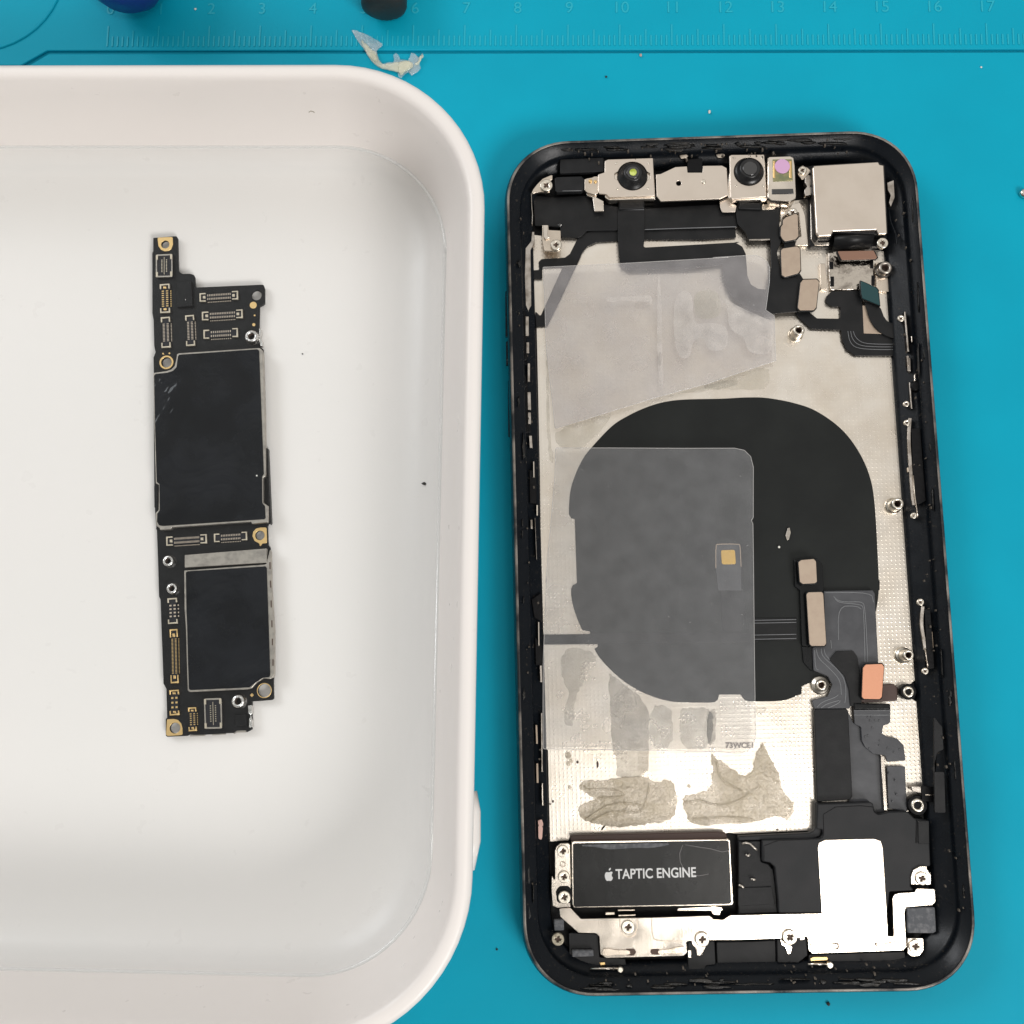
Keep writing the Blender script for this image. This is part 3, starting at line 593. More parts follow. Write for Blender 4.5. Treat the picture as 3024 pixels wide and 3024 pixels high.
for x, y, r in ((478,1280,26), (500,1320,16), (490,1510,14), (545,1330,10), (480,1340,18), (370,1610,9), (350,1630,7), (1340,1500,13)):
    blob(.238, 'brown_lip' if r < 12 else 'glue_grey', 'E', [(x-r,y-r*.6),(x+r*.4,y-r),(x+r,y+r*.2),(x+r*.3,y+r*1.2),(x-r*.7,y+r*.8)], name='dirt_spot')
text('plate_code', '73WCE1', pt(.24, 'V', 715, 865), .135, PT-.02, .232, 'code_ink', ph, .003, 1.0)
# flat cables, upper left
plate('antenna_cable', .25, .02, 'flex_black', ph, 'A', [(245,1155),(310,1150),(305,1085),(330,1062),(520,1050),(560,1020),(620,900),(680,850),(760,836),(1900,790)], 'B', [(250,800),(260,890),(0,905)], 'A', [(1165,905),(950,915),(780,925),(700,960),(660,1010),(640,1060),(610,1120),(480,1400),(375,1610),(285,1615),(275,1480),(320,1530),(360,1440),(500,1130),(480,1125),(335,1130),(335,1225),(245,1225)], r=.03, bev=.004)
plate('speaker_cable', .30, .06, 'flex_black', ph, 'A', [(260,545),(440,560),(680,545),(850,620),(950,635),(1180,650),(1800,615),(1932,640),(1925,805),(1170,825),(700,832),(655,878),(630,888),(490,886),(480,800),(275,790)], r=.03, bev=.008)
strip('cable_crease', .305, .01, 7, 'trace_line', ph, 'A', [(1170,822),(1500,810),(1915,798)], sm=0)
disc('tiny_chip', pt(.32, 'A', 478, 785), .045, .32, .04, 'lens_glass', ph, n=4)
disc('solder_blob', pt(.34, 'A', 488, 783), .016, .33, .03, 'solder_silver', ph, n=8)
plate('camera_cable', .33, .025, 'flex_black', ph, 'A', [(955,590),(1168,590),(1168,900),(1160,968),(1932,925)], 'B', [(250,925),(310,960),(338,1020),(352,1200),(380,1270),(440,1305),(507,1310),(490,1500),(380,1480),(250,1400),(185,1290),(155,1190),(150,1105),(0,1115)], 'A', [(1800,1110),(1500,1140),(1050,1150),(990,1120),(965,1080),(950,900)], r=.04, bev=.005)
strip('cable_crease', .335, .01, 8, 'trace_line', ph, 'A', [(965,660),(1165,658)], sm=0)
plate('cable_fold', .37, .05, 'flex_black', ph, 'A', [(958,592),(1168,592),(1168,650),(960,660)], r=.02, bev=.02)
plate('camera_cable', .37, .025, 'flex_black', ph, 'B', [(270,590),(470,600),(472,662),(575,660),(617,632),(612,790),(625,920),(592,1010),(630,1200),(800,1225),(775,1490),(640,1500),(480,1522),(545,1130),(540,905),(362,905),(340,850),(272,780),(258,690)], r=.02, bev=.005)
strip('cable_crease', .378, .012, 12, 'shield_metal', ph, 'B', [(365,906),(535,902)], sm=0)
plate('cable_fold', .42, .06, 'flex_black', ph, 'B', [(275,592),(468,602),(468,660),(278,655)], r=.02, bev=.025)
# pale connector tabs
def tab(z, zn, pts, m='pale_tab', name='connector_tab', thick=.03, r=.03, lab=None):
    P = poly(z, zn, pts); c = sum(P, Vector())/len(P)
    o = link(name, plate_mesh([rounded(P, r)], z, thick, .006), m, ph, lab)
    Q = [c+(q-c)+(q-c).normalized()*.022 for q in P]
    link('tab_backing', plate_mesh([rounded([Vector((q.x, q.y, z-.02)) for q in Q], r)], z-.012, .06, .006), 'flex_gloss', o); return o
plate('cable_link', .36, .02, 'flex_black', ph, 'B', [(650,880),(740,880),(745,1000),(655,1000)], r=.01)
plate('cable_link', .36, .02, 'flex_black', ph, 'B', [(630,1150),(760,1150),(830,1260),(700,1280)], r=.01)
tab(.44, 'B', [(640,745),(665,722),(745,690),(762,705),(768,875),(745,900),(655,918),(635,895),(622,870),(625,800),(640,780)], lab='tab under the upper screw')
tab(.44, 'B', [(625,992),(640,976),(755,958),(780,975),(785,1150),(765,1178),(655,1208),(632,1192)])
tab(.44, 'B', [(785,1255),(805,1230),(915,1226),(935,1246),(913,1455),(893,1478),(780,1480),(762,1460)])
plate('side_cable', .27, .02, 'flex_black', ph, 'B', [(740,1495),(850,1490),(918,1545),(1110,1548),(1110,1450),(1040,1450),(992,1420),(992,1370),(1035,1325),(1270,1315),(1290,1440),(1300,1660),(1440,1670),(1640,1720),(1650,1780),(1560,1850),(1230,1850),(1160,1800),(1125,1720),(1115,1640),(870,1632),(760,1530)], r=.04, bev=.006)
for k in (0, 22, 44): strip('cable_trace', .274, .008, 5, 'trace_line', ph, 'B', [(1170+k,1650),(1185+k,1740-k),(1240+k,1790-k),(1400,1800-k),(1560,1800-k)])
plate('pale_backing', .28, .02, 'pale_tab', ph, 'B', [(1290,1440),(1350,1440),(1460,1672),(1300,1668)], r=.01)
plate('flash_cable', .33, .03, 'flex_black', ph, 'B', [(1290,1370),(1430,1435),(1475,1560),(1540,1590),(1640,1600),(1630,1725),(1500,1700),(1400,1640),(1345,1550),(1320,1450)], sm=1, bev=.008)
tab(.42, 'B', [(1275,1242),(1292,1246),(1400,1295),(1415,1312),(1432,1440),(1290,1382),(1280,1345)], 'green_board', r=.01)
# front camera bracket
zb = .56
c1 = pt(zb, 'A', 1070, 385); r1 = px('A', 124, zb)
hole = []
for k in range(40):
    a = 2*math.pi*k/40; rr = r1*1.18 if abs(math.sin(a)) < .16 else r1
    hole.append(c1+Vector((math.cos(a)*rr, math.sin(a)*rr, 0)))
fb = plate('camera_bracket', zb, .05, 'module_steel', ph, 'A', [(845,262),(870,250),(1238,238),(1252,548),(880,558),(858,535),(800,530),(790,510),(790,372),(842,355)], r=.02, bev=.008, holes=[hole])
link('bracket_skirt', plate_mesh([rounded(poly(.5, 'A', [(850,270),(1238,250),(1256,575),(880,585),(845,560)]), .02), circ(Vector((c1.x, c1.y, .5)), r1)], .51, .3, .006), 'bright_steel', fb)
lathe('infrared_camera', c1, [(r1*.99, .3), (r1*.99, .52), (r1*.93, .56), (r1*.78, .57), (r1*.74, .62), (r1*.66, .63), (r1*.62, .70), (r1*.50, .715), (r1*.42, .70)], 'lens_barrel', fb)
disc('lens', Vector((c1.x, c1.y, .70)), r1*.43, .712, .02, 'lens_glass', fb, .006)
disc('lens_reflection', Vector((c1.x+.0, c1.y+.0, .72)), r1*.24, .722, .02, 'lens_reflection', fb, .006)  # small disc painted as the yellow-green reflection in the lens
sc = plate('sensor_bracket', .53, .05, 'module_steel', ph, 'A', [(1262,372),(1300,368),(1420,312),(1515,306),(1520,357),(1640,357),(1646,302),(1800,300),(1838,320),(1852,540),(1780,572),(1300,592),(1268,550)], r=.012, bev=.006, holes=[circ(pt(.53, 'A', 1447, 445), px('A', 21, .53), 14)])
disc('locating_pin', pt(.545, 'A', 1650, 430), px('A', 18, .54), .55, .03, 'screw_steel', sc, n=14)
c2 = pt(zb, 'B', 362, 350); r2 = px('B', 122, zb)
fb2 = plate('camera_bracket', zb, .05, 'module_steel', ph, 'B', [(205,222),(220,212),(488,210),(505,555),(225,575),(212,560)], r=.02, bev=.008, holes=[circ(c2, r2, 36)])
link('bracket_skirt', plate_mesh([rounded(poly(.5, 'B', [(210,232),(490,220),(508,578),(228,590),(190,560)]), .02), circ(Vector((c2.x, c2.y, .5)), r2)], .51, .3, .006), 'bright_steel', fb2)
lathe('front_camera', c2, [(r2*.99, .3), (r2*.99, .55), (r2*.9, .60), (r2*.86, .60), (r2*.80, .66), (r2*.72, .67), (r2*.70, .70), (r2*.6, .71), (r2*.5, .69)], 'lens_barrel', fb2)
disc('lens', Vector((c2.x, c2.y, .70)), r2*.5, .70, .02, 'lens_glass', fb2, .008)
for q in ((245,240),(465,240),(258,466),(478,466)): disc('weld_dot', pt(zb, 'B', *q), px('B', 9), zb+.012, .02, 'screw_steel', fb2, n=10)
for q in ((940,285),(1200,280),(945,490),(1195,485)): disc('weld_dot', pt(zb, 'A', *q), px('A', 9), zb+.012, .02, 'screw_steel', fb, n=10)
pj = plate('dot_projector', .58, .28, 'bright_steel', ph, 'B', [(515,240),(530,228),(700,222),(728,236),(738,300),(748,545),(745,570),(700,595),(545,585),(515,560)], r=.02, bev=.012)
plate('projector_glass', .592, .03, 'projector_glass', pj, 'B', [(555,250),(715,248),(722,425),(560,430)], r=.012)
for q in ((560,262,578,400),(692,262,712,400)): plate('gold_frame', .600, .02, 'gold', pj, 'B', [(q[0],q[1]),(q[2],q[1]),(q[2],q[3]),(q[0],q[3])], r=.004)
disc('pink_lens', pt(.60, 'B', 635, 307), px('B', 63, .6), .61, .02, 'pink_lens', pj, .006)
plate('dark_window', .59, .03, 'lens_glass', pj, 'B', [(548,492),(725,488),(730,532),(550,534)], r=.012)
strip('spring_arm', .60, .03, 8, 'bright_steel', pj, 'B', [(520,240),(530,380),(520,520)], sm=1)
plate('projector_cable', .36, .02, 'steel', ph, 'B', [(455,668),(475,615),(612,615),(570,655)], r=.01)
plate('bracket_tongue', .40, .03, 'module_steel', ph, 'A', [(1780,590),(1850,550),(1880,610),(1920,625),(1910,680),(1800,682),(1785,640)], r=.03)
# upper left pieces
screw('A', 368, 460, 52, .56, ph)
plate('black_bar', .50, .12, 'dark_plastic', ph, 'A', [(435,402),(455,392),(655,386),(678,410),(672,500),(655,512),(455,518),(440,505)], r=.02, bev=.014)
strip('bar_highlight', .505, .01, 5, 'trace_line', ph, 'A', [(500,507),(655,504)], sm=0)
plate('antenna_contact', .50, .08, 'steel', ph, 'A', [(680,412),(700,405),(740,398),(760,388),(795,388),(800,520),(765,540),(700,520),(680,500)], r=.015)
plate('antenna_contact', .44, .06, 'bright_steel', ph, 'A', [(690,505),(740,500),(780,545),(775,560),(835,590),(838,672),(760,675),(750,600),(745,560),(700,545)], r=.012)
disc('solder_blob', pt(.52, 'A', 728, 425), .035, .53, .03, 'gold', ph, n=10)
disc('solder_blob', pt(.52, 'A', 768, 430), .03, .525, .03, 'gold', ph, n=10)
plate('grounding_clip', .42, .05, 'steel', ph, 'A', [(335,785),(385,785),(388,825),(485,830),(487,905),(470,930),(490,985),(460,1000),(350,995),(332,905)], r=.015)
plate('grounding_clip', .47, .04, 'bright_steel', ph, 'A', [(345,785),(383,785),(378,870),(400,890),(360,900),(345,880)], r=.012)
screw('A', 448, 945, 46, .50, ph)
# rear camera
cm = plate('rear_camera_well', .33, .14, 'dark_plastic', ph, 'B', [(760,330),(880,300),(1440,260),(1520,300),(1530,860),(1500,960),(860,960),(845,600),(820,430)], r=.04)
rc = plate('rear_camera', .62, .07, 'module_steel', ph, 'B', [(882,320),(895,300),(1420,268),(1430,290),(1465,297),(1492,850),(1480,858),(1420,860),(1405,825),(1050,838),(1035,872),(930,875),(912,850)], r=.012, bev=.018)
plate('camera_body', .56, .3, 'dark_plastic', rc, 'B', [(872,320),(895,300),(1420,272),(1470,297),(1496,850),(1480,862),(1050,845),(1035,885),(925,888),(902,850)], r=.02)
plate('camera_rim', .36, .10, 'bright_steel', ph, 'B', [(862,560),(880,560),(895,880),(930,925),(1020,925),(1018,950),(900,950),(870,900)], r=.012)
P = []
for k in range(13):
    a = math.pi*k/12; P.append((a, math.cos(a), math.sin(a)))
zr = [pt(.42, 'B', 1042, 850), pt(.42, 'B', 1372, 838), pt(.42, 'B', 1362, 958), pt(.42, 'B', 1046, 984)]
V = []; F = []
for k, (a, cc, ss) in enumerate(P):
    s = (1-cc)/2
    for q0, q3 in ((zr[0], zr[3]), (zr[1], zr[2])):
        q = q0*(1-s)+q3*s; V.append(Vector((q.x, q.y, .30+.26*ss)))
n = len(V); V += [v-Vector((0, 0, .02)) for v in V]
for k in range(len(P)-1):
    F += [(2*k, 2*k+2, 2*k+3, 2*k+1), (n+2*k, n+2*k+1, n+2*k+3, n+2*k+2), (2*k, n+2*k, n+2*k+2, 2*k+2), (2*k+1, 2*k+3, n+2*k+3, n+2*k+1)]
mesh('rolled_cable', V, F, 'flex_black', ph)
tab(.46, 'B', [(1085,998),(1380,992),(1410,1048),(1395,1062),(1120,1070)], 'brown_tab', r=.02)
plate('cable_bracket', .30, .10, 'mirror_steel', ph, 'B', [(1012,1000),(1380,985),(1385,1060),(1372,1080),(1385,1272),(1270,1285),(1262,1312),(1030,1315),(1015,1200)], r=.012, bev=.01)
for q in ((1018,1082,1052,1144),(1028,1204,1058,1285),(1352,1072,1378,1138),(1362,1195,1390,1278)):
    plate('slot', .306, .02, 'well_black', ph, 'B', [(q[0],q[1]),(q[2],q[1]),(q[2],q[3]),(q[0],q[3])], r=.006, bev=.003)
plate('vertical_clip', .28, .1, 'steel', ph, 'B', [(940,1098),(985,1098),(1005,1310),(950,1312)], r=.008)
plate('side_bracket', .27, .06, 'steel', ph, 'B', [(1395,1090),(1500,1090),(1525,1180),(1635,1185),(1640,1250),(1610,1310),(1540,1300),(1510,1330),(1405,1320)], r=.02)
standoff('B', 1478, 1130, 56, .46, .27, ph, base=70, m='rail_steel')
screw('B', 1455, 930, 46, .52, ph)
plate('screw_lug', .46, .05, 'steel', ph, 'B', [(762,330),(800,298),(845,320),(870,345),(845,375),(800,420),(765,375)], r=.03)
screw('B', 802, 337, 36, .50, ph)
plate('side_contact', .48, .12, 'rail_steel', ph, 'B', [(822,400),(845,375),(880,385),(885,440),(860,470),(880,480),(872,540),(820,545),(815,500),(840,470),(820,440)], r=.01)
plate('mid_bracket', .28, .06, 'bright_steel', ph, 'B', [(620,640),(780,600),(820,700),(850,950),(740,950),(700,900),(790,880),(770,680),(680,690),(640,720),(620,760)], r=.02)
screw('B', 722, 680, 38, .42, ph)
plate('right_contact', .48, .1, 'rail_steel', ph, 'B', [(1490,440),(1545,418),(1552,560),(1520,640),(1505,600),(1520,540),(1495,500)], r=.01)
P = [pt(.5, 'B', *q) for q in ((1500,640),(1520,760),(1560,860),(1565,940))]; tube('thin_wire', P, .012, 'frame_black', ph)
standoff('B', 772, 1640, 48, .50, .20, ph, base=60)
# rails on the left side
def bar(z, m, zn, x0, y0, x1, y1, dx=0, name='side_clip', thick=.12, r=.008):
    return plate(name, z, thick, m, ph, zn, [(x0,y0),(x1,y0),(x1+dx,y1),(x0+dx,y1)], r=r)
plate('side_rail', .40, .16, 'rail_steel', ph, 'A', [(198,975),(245,915),(250,840),(270,840),(272,925),(240,990),(246,1440),(220,1485),(200,1440),(192,1200)], r=.01)
bar(.47, 'rail_steel', 'A', 198, 1530, 225, 1690); bar(.47, 'rail_steel', 'A', 205, 1740, 228, 1830)
bar(.47, 'rail_steel', 'C', 215, 90, 235, 240); bar(.47, 'rail_steel', 'C', 213, 325, 240, 470, 4); bar(.47, 'rail_steel', 'C', 217, 490, 242, 585, 2)
bar(.47, 'rail_steel', 'C', 226, 680, 250, 780, 6); bar(.47, 'bright_steel', 'C', 259, 890, 270, 1022, 2); bar(.47, 'screw_steel', 'C', 286, 1245, 300, 1332)
bar(.47, 'rail_steel', 'C', 238, 1365, 256, 1440, 2); bar(.47, 'rail_steel', 'C', 272, 1350, 278, 1690, 14)
bar(.47, 'bright_steel', 'E', 262, 330, 272, 500, 2); bar(.47, 'rail_steel', 'E', 275, 640, 290, 760, 3); bar(.47, 'rail_steel', 'E', 283, 980, 293, 1400, 4)
bar(.48, 'pale_tab', 'E', 244, 1065, 257, 1200, 5); bar(.48, 'pale_tab', 'E', 249, 1340, 264, 1478, 3); bar(.47, 'bright_steel', 'E', 288, 1480, 298, 1640, 3)
plate('pink_foil', .44, .03, 'pink_foil', ph, 'E', [(262,1745),(290,1738),(300,1770),(292,1870),(285,1885),(265,1875)], r=.02)
for zn, pp in (('A', [(168,1548),(155,1600),(158,1690),(168,1790),(165,1830)]), ('C', [(188,300),(182,340),(168,360),(170,450),(178,530),(195,580)])):
    tube('button_spring', [pt(.46, zn, *q) for q in pp], .016, 'bright_steel', ph)
for zn, x, y in (('C', 190, 45), ('C', 200, 640), ('C', 188, 265)):
    disc('button_post', pt(.46, zn, x, y), px(zn, 26), .46, .2, 'well_black', ph, .02)
for zn, a in (('C', (205,250,300,1240)),):
    pass
def wall_seg(z, zn, pts, m='well_black', name='side_pocket'):
    return plate(name, z, .2, m, ph, zn, pts, r=.02, bev=.01)
wall_seg(.43, 'C', [(150,200),(205,190),(245,650),(190,670)]); wall_seg(.43, 'C', [(228,960),(285,960),(290,1240),(232,1230)]); wall_seg(.43, 'E', [(215,170),(285,120),(292,330),(235,300)])
wall_seg(.43, 'E', [(240,430),(290,500),(295,640),(245,640)]); wall_seg(.43, 'A', [(150,1500),(200,1490),(210,1850),(150,1850)])
# outside buttons and the volume key edges
for zn, y0, y1, xs in (('C', 235, 690, 42), ('A', 1330, 1700, 20), ('A', 1740, 1932, 25)):
    P = [pt(.40, zn, xs+3, y0), pt(.40, zn, xs+5, y1)]
    P = [q+Vector((.085, 0, 0)) for q in P]; tube('volume_button', [P[0], P[0]*.9+P[1]*.1, P[0]*.1+P[1]*.9, P[1]], .065, 'frame_paint', ph, 10)
P = [pt(.40, 'B', 1806, 1545), pt(.40, 'B', 1835, 1932), pt(.40, 'D', 1618, 320)]
tube('power_button', [q+Vector((-.08, 0, 0)) for q in P], .07, 'frame_paint', ph, 10)
# right side hardware
bar(.46, 'rail_steel', 'D', 1447, 40, 1470, 135, 3); bar(.46, 'rail_steel', 'D', 1460, 215, 1470, 400, 14); bar(.46, 'pale_tab', 'D', 1490, 635, 1522, 762, 10); bar(.46, 'pale_tab', 'D', 1505, 890, 1540, 1020, 10)
bar(.46, 'steel', 'D', 1450, 822, 1480, 855, 3); bar(.47, 'rail_steel', 'D', 1500, 812, 1540, 842, 3)
strip('spring_strip', .48, .05, 22, 'rail_steel', ph, 'D', [(1468,470),(1458,600),(1470,800),(1485,1000),(1495,1090)]); tube('thin_wire', [pt(.5, 'D', *q) for q in ((1490,880),(1500,1020),(1515,1120),(1520,1180))], .012, 'steel', ph)
for x, y in ((1442,368),(1446,502),(1495,1165)): screw('D', x, y, 22, .50, ph, h=.05)
plate('button_pocket', .50, .2, 'well_black', ph, 'D', [(1478,545),(1540,540),(1580,1060),(1520,1090),(1495,1000)], r=.03)
screw('B', 1605, 1545, 28, .50, ph, h=.05)
bar(.50, 'rail_steel', 'B', 1628, 1490, 1642, 1815, 28); bar(.48, 'rail_steel', 'B', 1650, 1850, 1668, 1932, 4)
bar(.50, 'bright_steel', 'B', 1685, 1690, 1695, 1740, 3)
for x, y, h_ in ((1508, 200, 50),): tube('button_spring', [pt(.5, 'D', *q) for q in ((1512,150),(1500,165),(1498,210))], .016, 'bright_steel', ph); disc('button_post', pt(.5, 'D', 1512, 238), .10, .5, .2, 'well_black', ph, .03)
standoff('D', 1381, 1080, 45, .52, .20, ph, base=58)
screw('G', 1302, 430, 26, .50, ph, h=.05); strip('spring_strip', .48, .05, 22, 'rail_steel', ph, 'G', [(1318,460),(1306,580),(1325,700),(1335,770)]); tube('thin_wire', [pt(.5, 'G', *q) for q in ((1335,760),(1345,850),(1352,900))], .012, 'steel', ph)
bar(.47, 'pale_tab', 'G', 1335, 640, 1385, 757, 8); bar(.47, 'rail_steel', 'G', 1330, 562, 1375, 598, 3); screw('G', 1335, 922, 24, .50, ph, h=.05)
plate('button_pocket', .50, .2, 'well_black', ph, 'G', [(1330,480),(1370,478),(1400,900),(1350,910)], r=.03)
standoff('G', 1217, 808, 40, .55, .20, ph, base=60)
standoff('G', 595, 1022, 40, .36, .20, ph, base=68)
for x, y, r in ((1217, 1070, 42), (1283, 1880, 50)):
    c = pt(.42, 'G', x, y); disc('post_pocket', c, px('G', r*1.35), .40, .24, 'well_black', ph, .01); standoff('G', x, y, r, .44, .2, ph)
plate('latch', .40, .14, 'rail_steel', ph, 'G', [(1235,1745),(1290,1745),(1330,1755),(1330,1800),(1290,1790),(1240,1775)], r=.02)
plate('latch', .44, .14, 'well_black', ph, 'G', [(1310,1740),(1440,1750),(1440,1860),(1310,1850)], r=.02); strip('spring_arm', .455, .02, 7, 'steel', ph, 'G', [(1335,1805),(1410,1805)], sm=0)
plate('side_cutout', .605, .05, 'dark_plastic', ph, 'G', [(1395,1240),(1430,1290),(1455,1320),(1465,1480),(1420,1500),(1390,1640),(1470,1640),(1480,1932),(1400,1932)], r=.03)
# big lower flex
gf = plate('charging_cable', .31, .05, 'flex_grey', ph, 'G', [(610,350),(960,345),(975,370),(1000,870),(890,880),(880,1150),(820,1150),(790,1190),(545,1192),(525,1130),(640,1100),(672,1020),(640,960),(590,938),(537,918),(530,750),(620,745)], r=.03, bev=.01)
for P_ in ([(620,362),(950,360),(965,430)], [(680,390),(710,420),(780,430),(880,425),(905,460),(925,860)], [(690,405),(720,435),(880,445),(895,480),(905,860)], [(715,700),(712,460),(840,455),(880,480)], [(545,770),(550,905),(575,915)], [(590,760),(600,820),(700,900),(760,980),(770,1080),(760,1150)], [(610,760),(625,820),(730,900),(785,980),(795,1060)],
           [(555,760),(570,830),(660,910),(730,990),(735,1090)], [(560,1180),(600,1140),(690,1110),(715,1090)], [(590,1185),(630,1155),(720,1130)], [(640,1185),(720,1150),(728,1130)], [(660,700),(665,760)]):
    strip('cable_trace', .318, .014, 7, 'trace_line', gf, 'G', P_)
blob2 = plate('dark_patch', .335, .02, 'flex_black', ph, 'G', [(700,780),(820,775),(850,820),(870,960),(890,970),(880,1150),(800,1180),(790,1060),(760,960),(650,840)], r=.04)
plate('tab_holder', .30, .05, 'flex_gloss', ph, 'G', [(400,125),(560,118),(600,160),(610,345),(600,360),(500,745),(455,745),(440,345),(405,320)], r=.03)
tab(.42, 'G', [(430,145),(450,130),(540,122),(555,140),(562,285),(545,295),(460,300),(440,285)])
tab(.42, 'G', [(487,375),(500,360),(595,357),(607,370),(628,725),(615,742),(520,742),(508,725)])
plate('cable_loop', .32, .05, 'brown_lip', ph, 'G', [(1035,1015),(1110,1012),(1140,1040),(1135,1135),(870,1150),(870,1115)], r=.03, bev=.02)
tab(.45, 'G', [(890,900),(910,875),(1025,870),(1040,890),(1025,1105),(1010,1122),(895,1120),(882,1105)], 'copper_tab', r=.03)
plate('cable_link', .27, .04, 'flex_gloss', ph, 'G', [(455,745),(530,750),(530,930),(500,900),(465,860)], r=.03)
plate('speaker_flex', .27, .03, 'flex_grey', ph, 'G', [(780,1200),(820,1290),(900,1330),(950,1480),(1020,1525),(1060,1932),(820,1932),(790,1860)], r=.02)
plate('port_cable', .33, .03, 'flex_grey', ph, 'G', [(822,1150),(1085,1155),(1085,1285),(1065,1303),(1035,1310),(1025,1365),(1060,1390),(1130,1400),(1180,1450),(1195,1560),(1060,1570),(1050,1525),(960,1510),(905,1465),(882,1420),(875,1320),(830,1300)], r=.03, bev=.008)
plate('cable_fold', .36, .05, 'flex_gloss', ph, 'G', [(825,1150),(1083,1155),(1083,1200),(826,1200)], r=.02, bev=.02)
for y in (1203, 1235): strip('cable_crease', .338, .014, 6, 'trace_line', ph, 'G', [(826,y),(1083,y)], sm=0)
B = []
for x, y in ((925,1250),(950,1248),(940,1275),(975,1272),(1005,1275),(955,1325),(905,1390),(925,1380),(1010,1420),(1005,1450),(935,1475),(1065,1470),(1110,1500),(1150,1480),(1075,1650),(1120,1700),(1130,1800),(1100,1850)):
    B.append(pt(.33, 'G', x, y))
V, F = boxes_mesh([(q, Vector((.014, 0, 0)), Vector((0, .014, 0)), .3, .342) for q in B]); mesh('component_bumps', V, F, 'flex_grey', ph, False)['kind'] = 'stuff'
plate('port_cable', .31, .03, 'flex_grey', ph, 'G', [(1060,1600),(1190,1600),(1205,1925),(1070,1900)], r=.02, bev=.008)
plate('black_panel', .33, .08, 'dark_plastic', ph, 'G', [(542,1200),(560,1192),(775,1190),(785,1210),(815,1815),(798,1838),(575,1855),(562,1850)], r=.02, bev=.012)
strip('metal_bar', .36, .06, 24, 'bright_steel', ph, 'G', [(1030,1530),(1052,1915)], sm=0)
# bottom speaker
sp = plate('loudspeaker', .46, .26, 'speaker_plastic', ph, 'I', [(625,190),(640,200),(1050,185),(1070,195),(1082,262),(1110,280),(1200,262),(1340,258),(1400,315),(1510,330),(1525,690),(1385,720),(1365,850),(1395,885),(1200,895),(1185,1050),(640,1062),(320,1062),(315,950),(290,700),(250,665),(190,655),(190,485),(650,470),(672,440),(665,400),(620,400)], r=.03, bev=.02)
strip('speaker_seam', .465, .012, 6, 'well_black', sp, 'I', [(205,650),(205,492),(660,478),(680,440),(672,230),(1065,208),(1080,270),(1140,282)], sm=1)
plate('battery_lip', .40, .16, 'speaker_plastic', ph, 'I', [(612,180),(665,200),(668,400),(650,455),(600,475),(0,490),(0,455),(560,430),(600,412),(612,380)], r=.03, bev=.02)
plate('battery_lip', .40, .16, 'brown_lip', ph, 'H', [(450,195),(470,185),(1000,172),(1640,158),(1720,165),(1735,205),(1700,215),(480,235),(455,230)], r=.02, bev=.015)  # thin lip; its dark brown also paints in the shadow strip here
plate('speaker_box', .36, .2, 'dark_plastic', ph, 'I', [(0,490),(180,488),(182,655),(240,672),(280,720),(300,850),(315,1065),(0,1080)], r=.03, bev=.02)
plate('speaker_step', .38, .05, 'dark_plastic', ph, 'I', [(0,865),(265,855),(290,990),(0,1010)], r=.02)
for pp in ([(30,515),(60,505),(95,515),(120,540),(150,565)], [(60,600),(75,610),(95,598)], [(5,840),(30,850),(45,865)], [(100,795),(140,798)]):
    tube('glue_string', [pt(.41, 'I', *q) for q in pp], .02, 'shield_metal', ph, 6, .4)
plate('steel_cover', .475, .03, 'bright_steel', ph, 'I', [(630,545),(640,505),(690,482),(1075,473),(1130,490),(1148,545),(1188,1215),(1185,1252),(830,1235),(660,1062)], r=.03, bev=.01)
plate('side_pad', .48, .06, 'dark_plastic', ph, 'I', [(1425,335),(1512,332),(1515,515),(1428,515)], r=.015)
strip('side_seam', .47, .02, 8, 'well_black', ph, 'I', [(1415,325),(1412,510)], sm=0)
# long lower bracket
lb = plate('antenna_bracket', .45, .05, 'bright_steel', ph, 'H', [(362,785),(380,778),(455,775),(540,865),(1100,855),(1590,840),(1620,868),(1700,872),(1755,835),(1932,832)], 'I', [(300,1072),(780,1062),(1190,1245),(1232,1250),(1222,950),(1240,915),(1270,905),(1400,897),(1415,868),(1560,872),(1567,975),(1540,1003),(1330,1020),(1320,1060),(1335,1330),(1310,1362),(590,1387),(558,1362),(548,1250),(480,1262),(0,1280)],
      'H', [(1620,1042),(1400,1050),(1408,1140),(1375,1170),(745,1187),(697,1155),(688,1010),(660,985),(520,982),(370,850)], r=.03, bev=.01)
strip('bracket_rib', .462, .014, 8, 'steel', lb, 'H', [(1118,860),(1120,1000),(1145,1048),(1400,1048)])
strip('bracket_rib', .462, .014, 8, 'brown_lip', lb, 'I', [(820,1212),(840,1225),(1185,1218)], sm=1)
strip('bracket_rib', .462, .014, 10, 'steel', lb, 'H', [(858,870),(862,960),(900,1010),(930,1018),(970,1005),(1000,950),(1000,865)])
for zn, pts, sl in (('H', [(712,1115),(760,1102),(830,1120),(930,1118),(945,1140),(930,1162),(820,1160),(755,1172),(712,1165)], [(900,1110),(975,1108),(992,1135),(972,1165),(905,1165)]),
                    ('H', [(1385,1095),(1340,1090),(1260,1112),(1175,1118),(1165,1140),(1180,1158),(1260,1150),(1340,1155),(1385,1140)], [(1110,1112),(1180,1110),(1185,1160),(1118,1158),(1104,1135)]),
                    ('I', [(570,1300),(620,1295),(700,1310),(780,1305),(795,1325),(780,1350),(700,1345),(620,1362),(572,1355)], [(740,1300),(800,1300),(800,1352),(745,1355)]),
                    ('I', [(1290,1295),(1230,1290),(1170,1308),(1100,1300),(1090,1312),(1120,1330),(1200,1335),(1290,1330)], [(1080,1295),(1140,1298),(1135,1330),(1085,1325)])):
    plate('spring_slot', .456, .02, 'slot_dark', lb, zn, sl, r=.03, bev=.003)
    plate('contact_spring', .475, .025, 'steel', lb, zn, pts, sm=1, bev=.006)
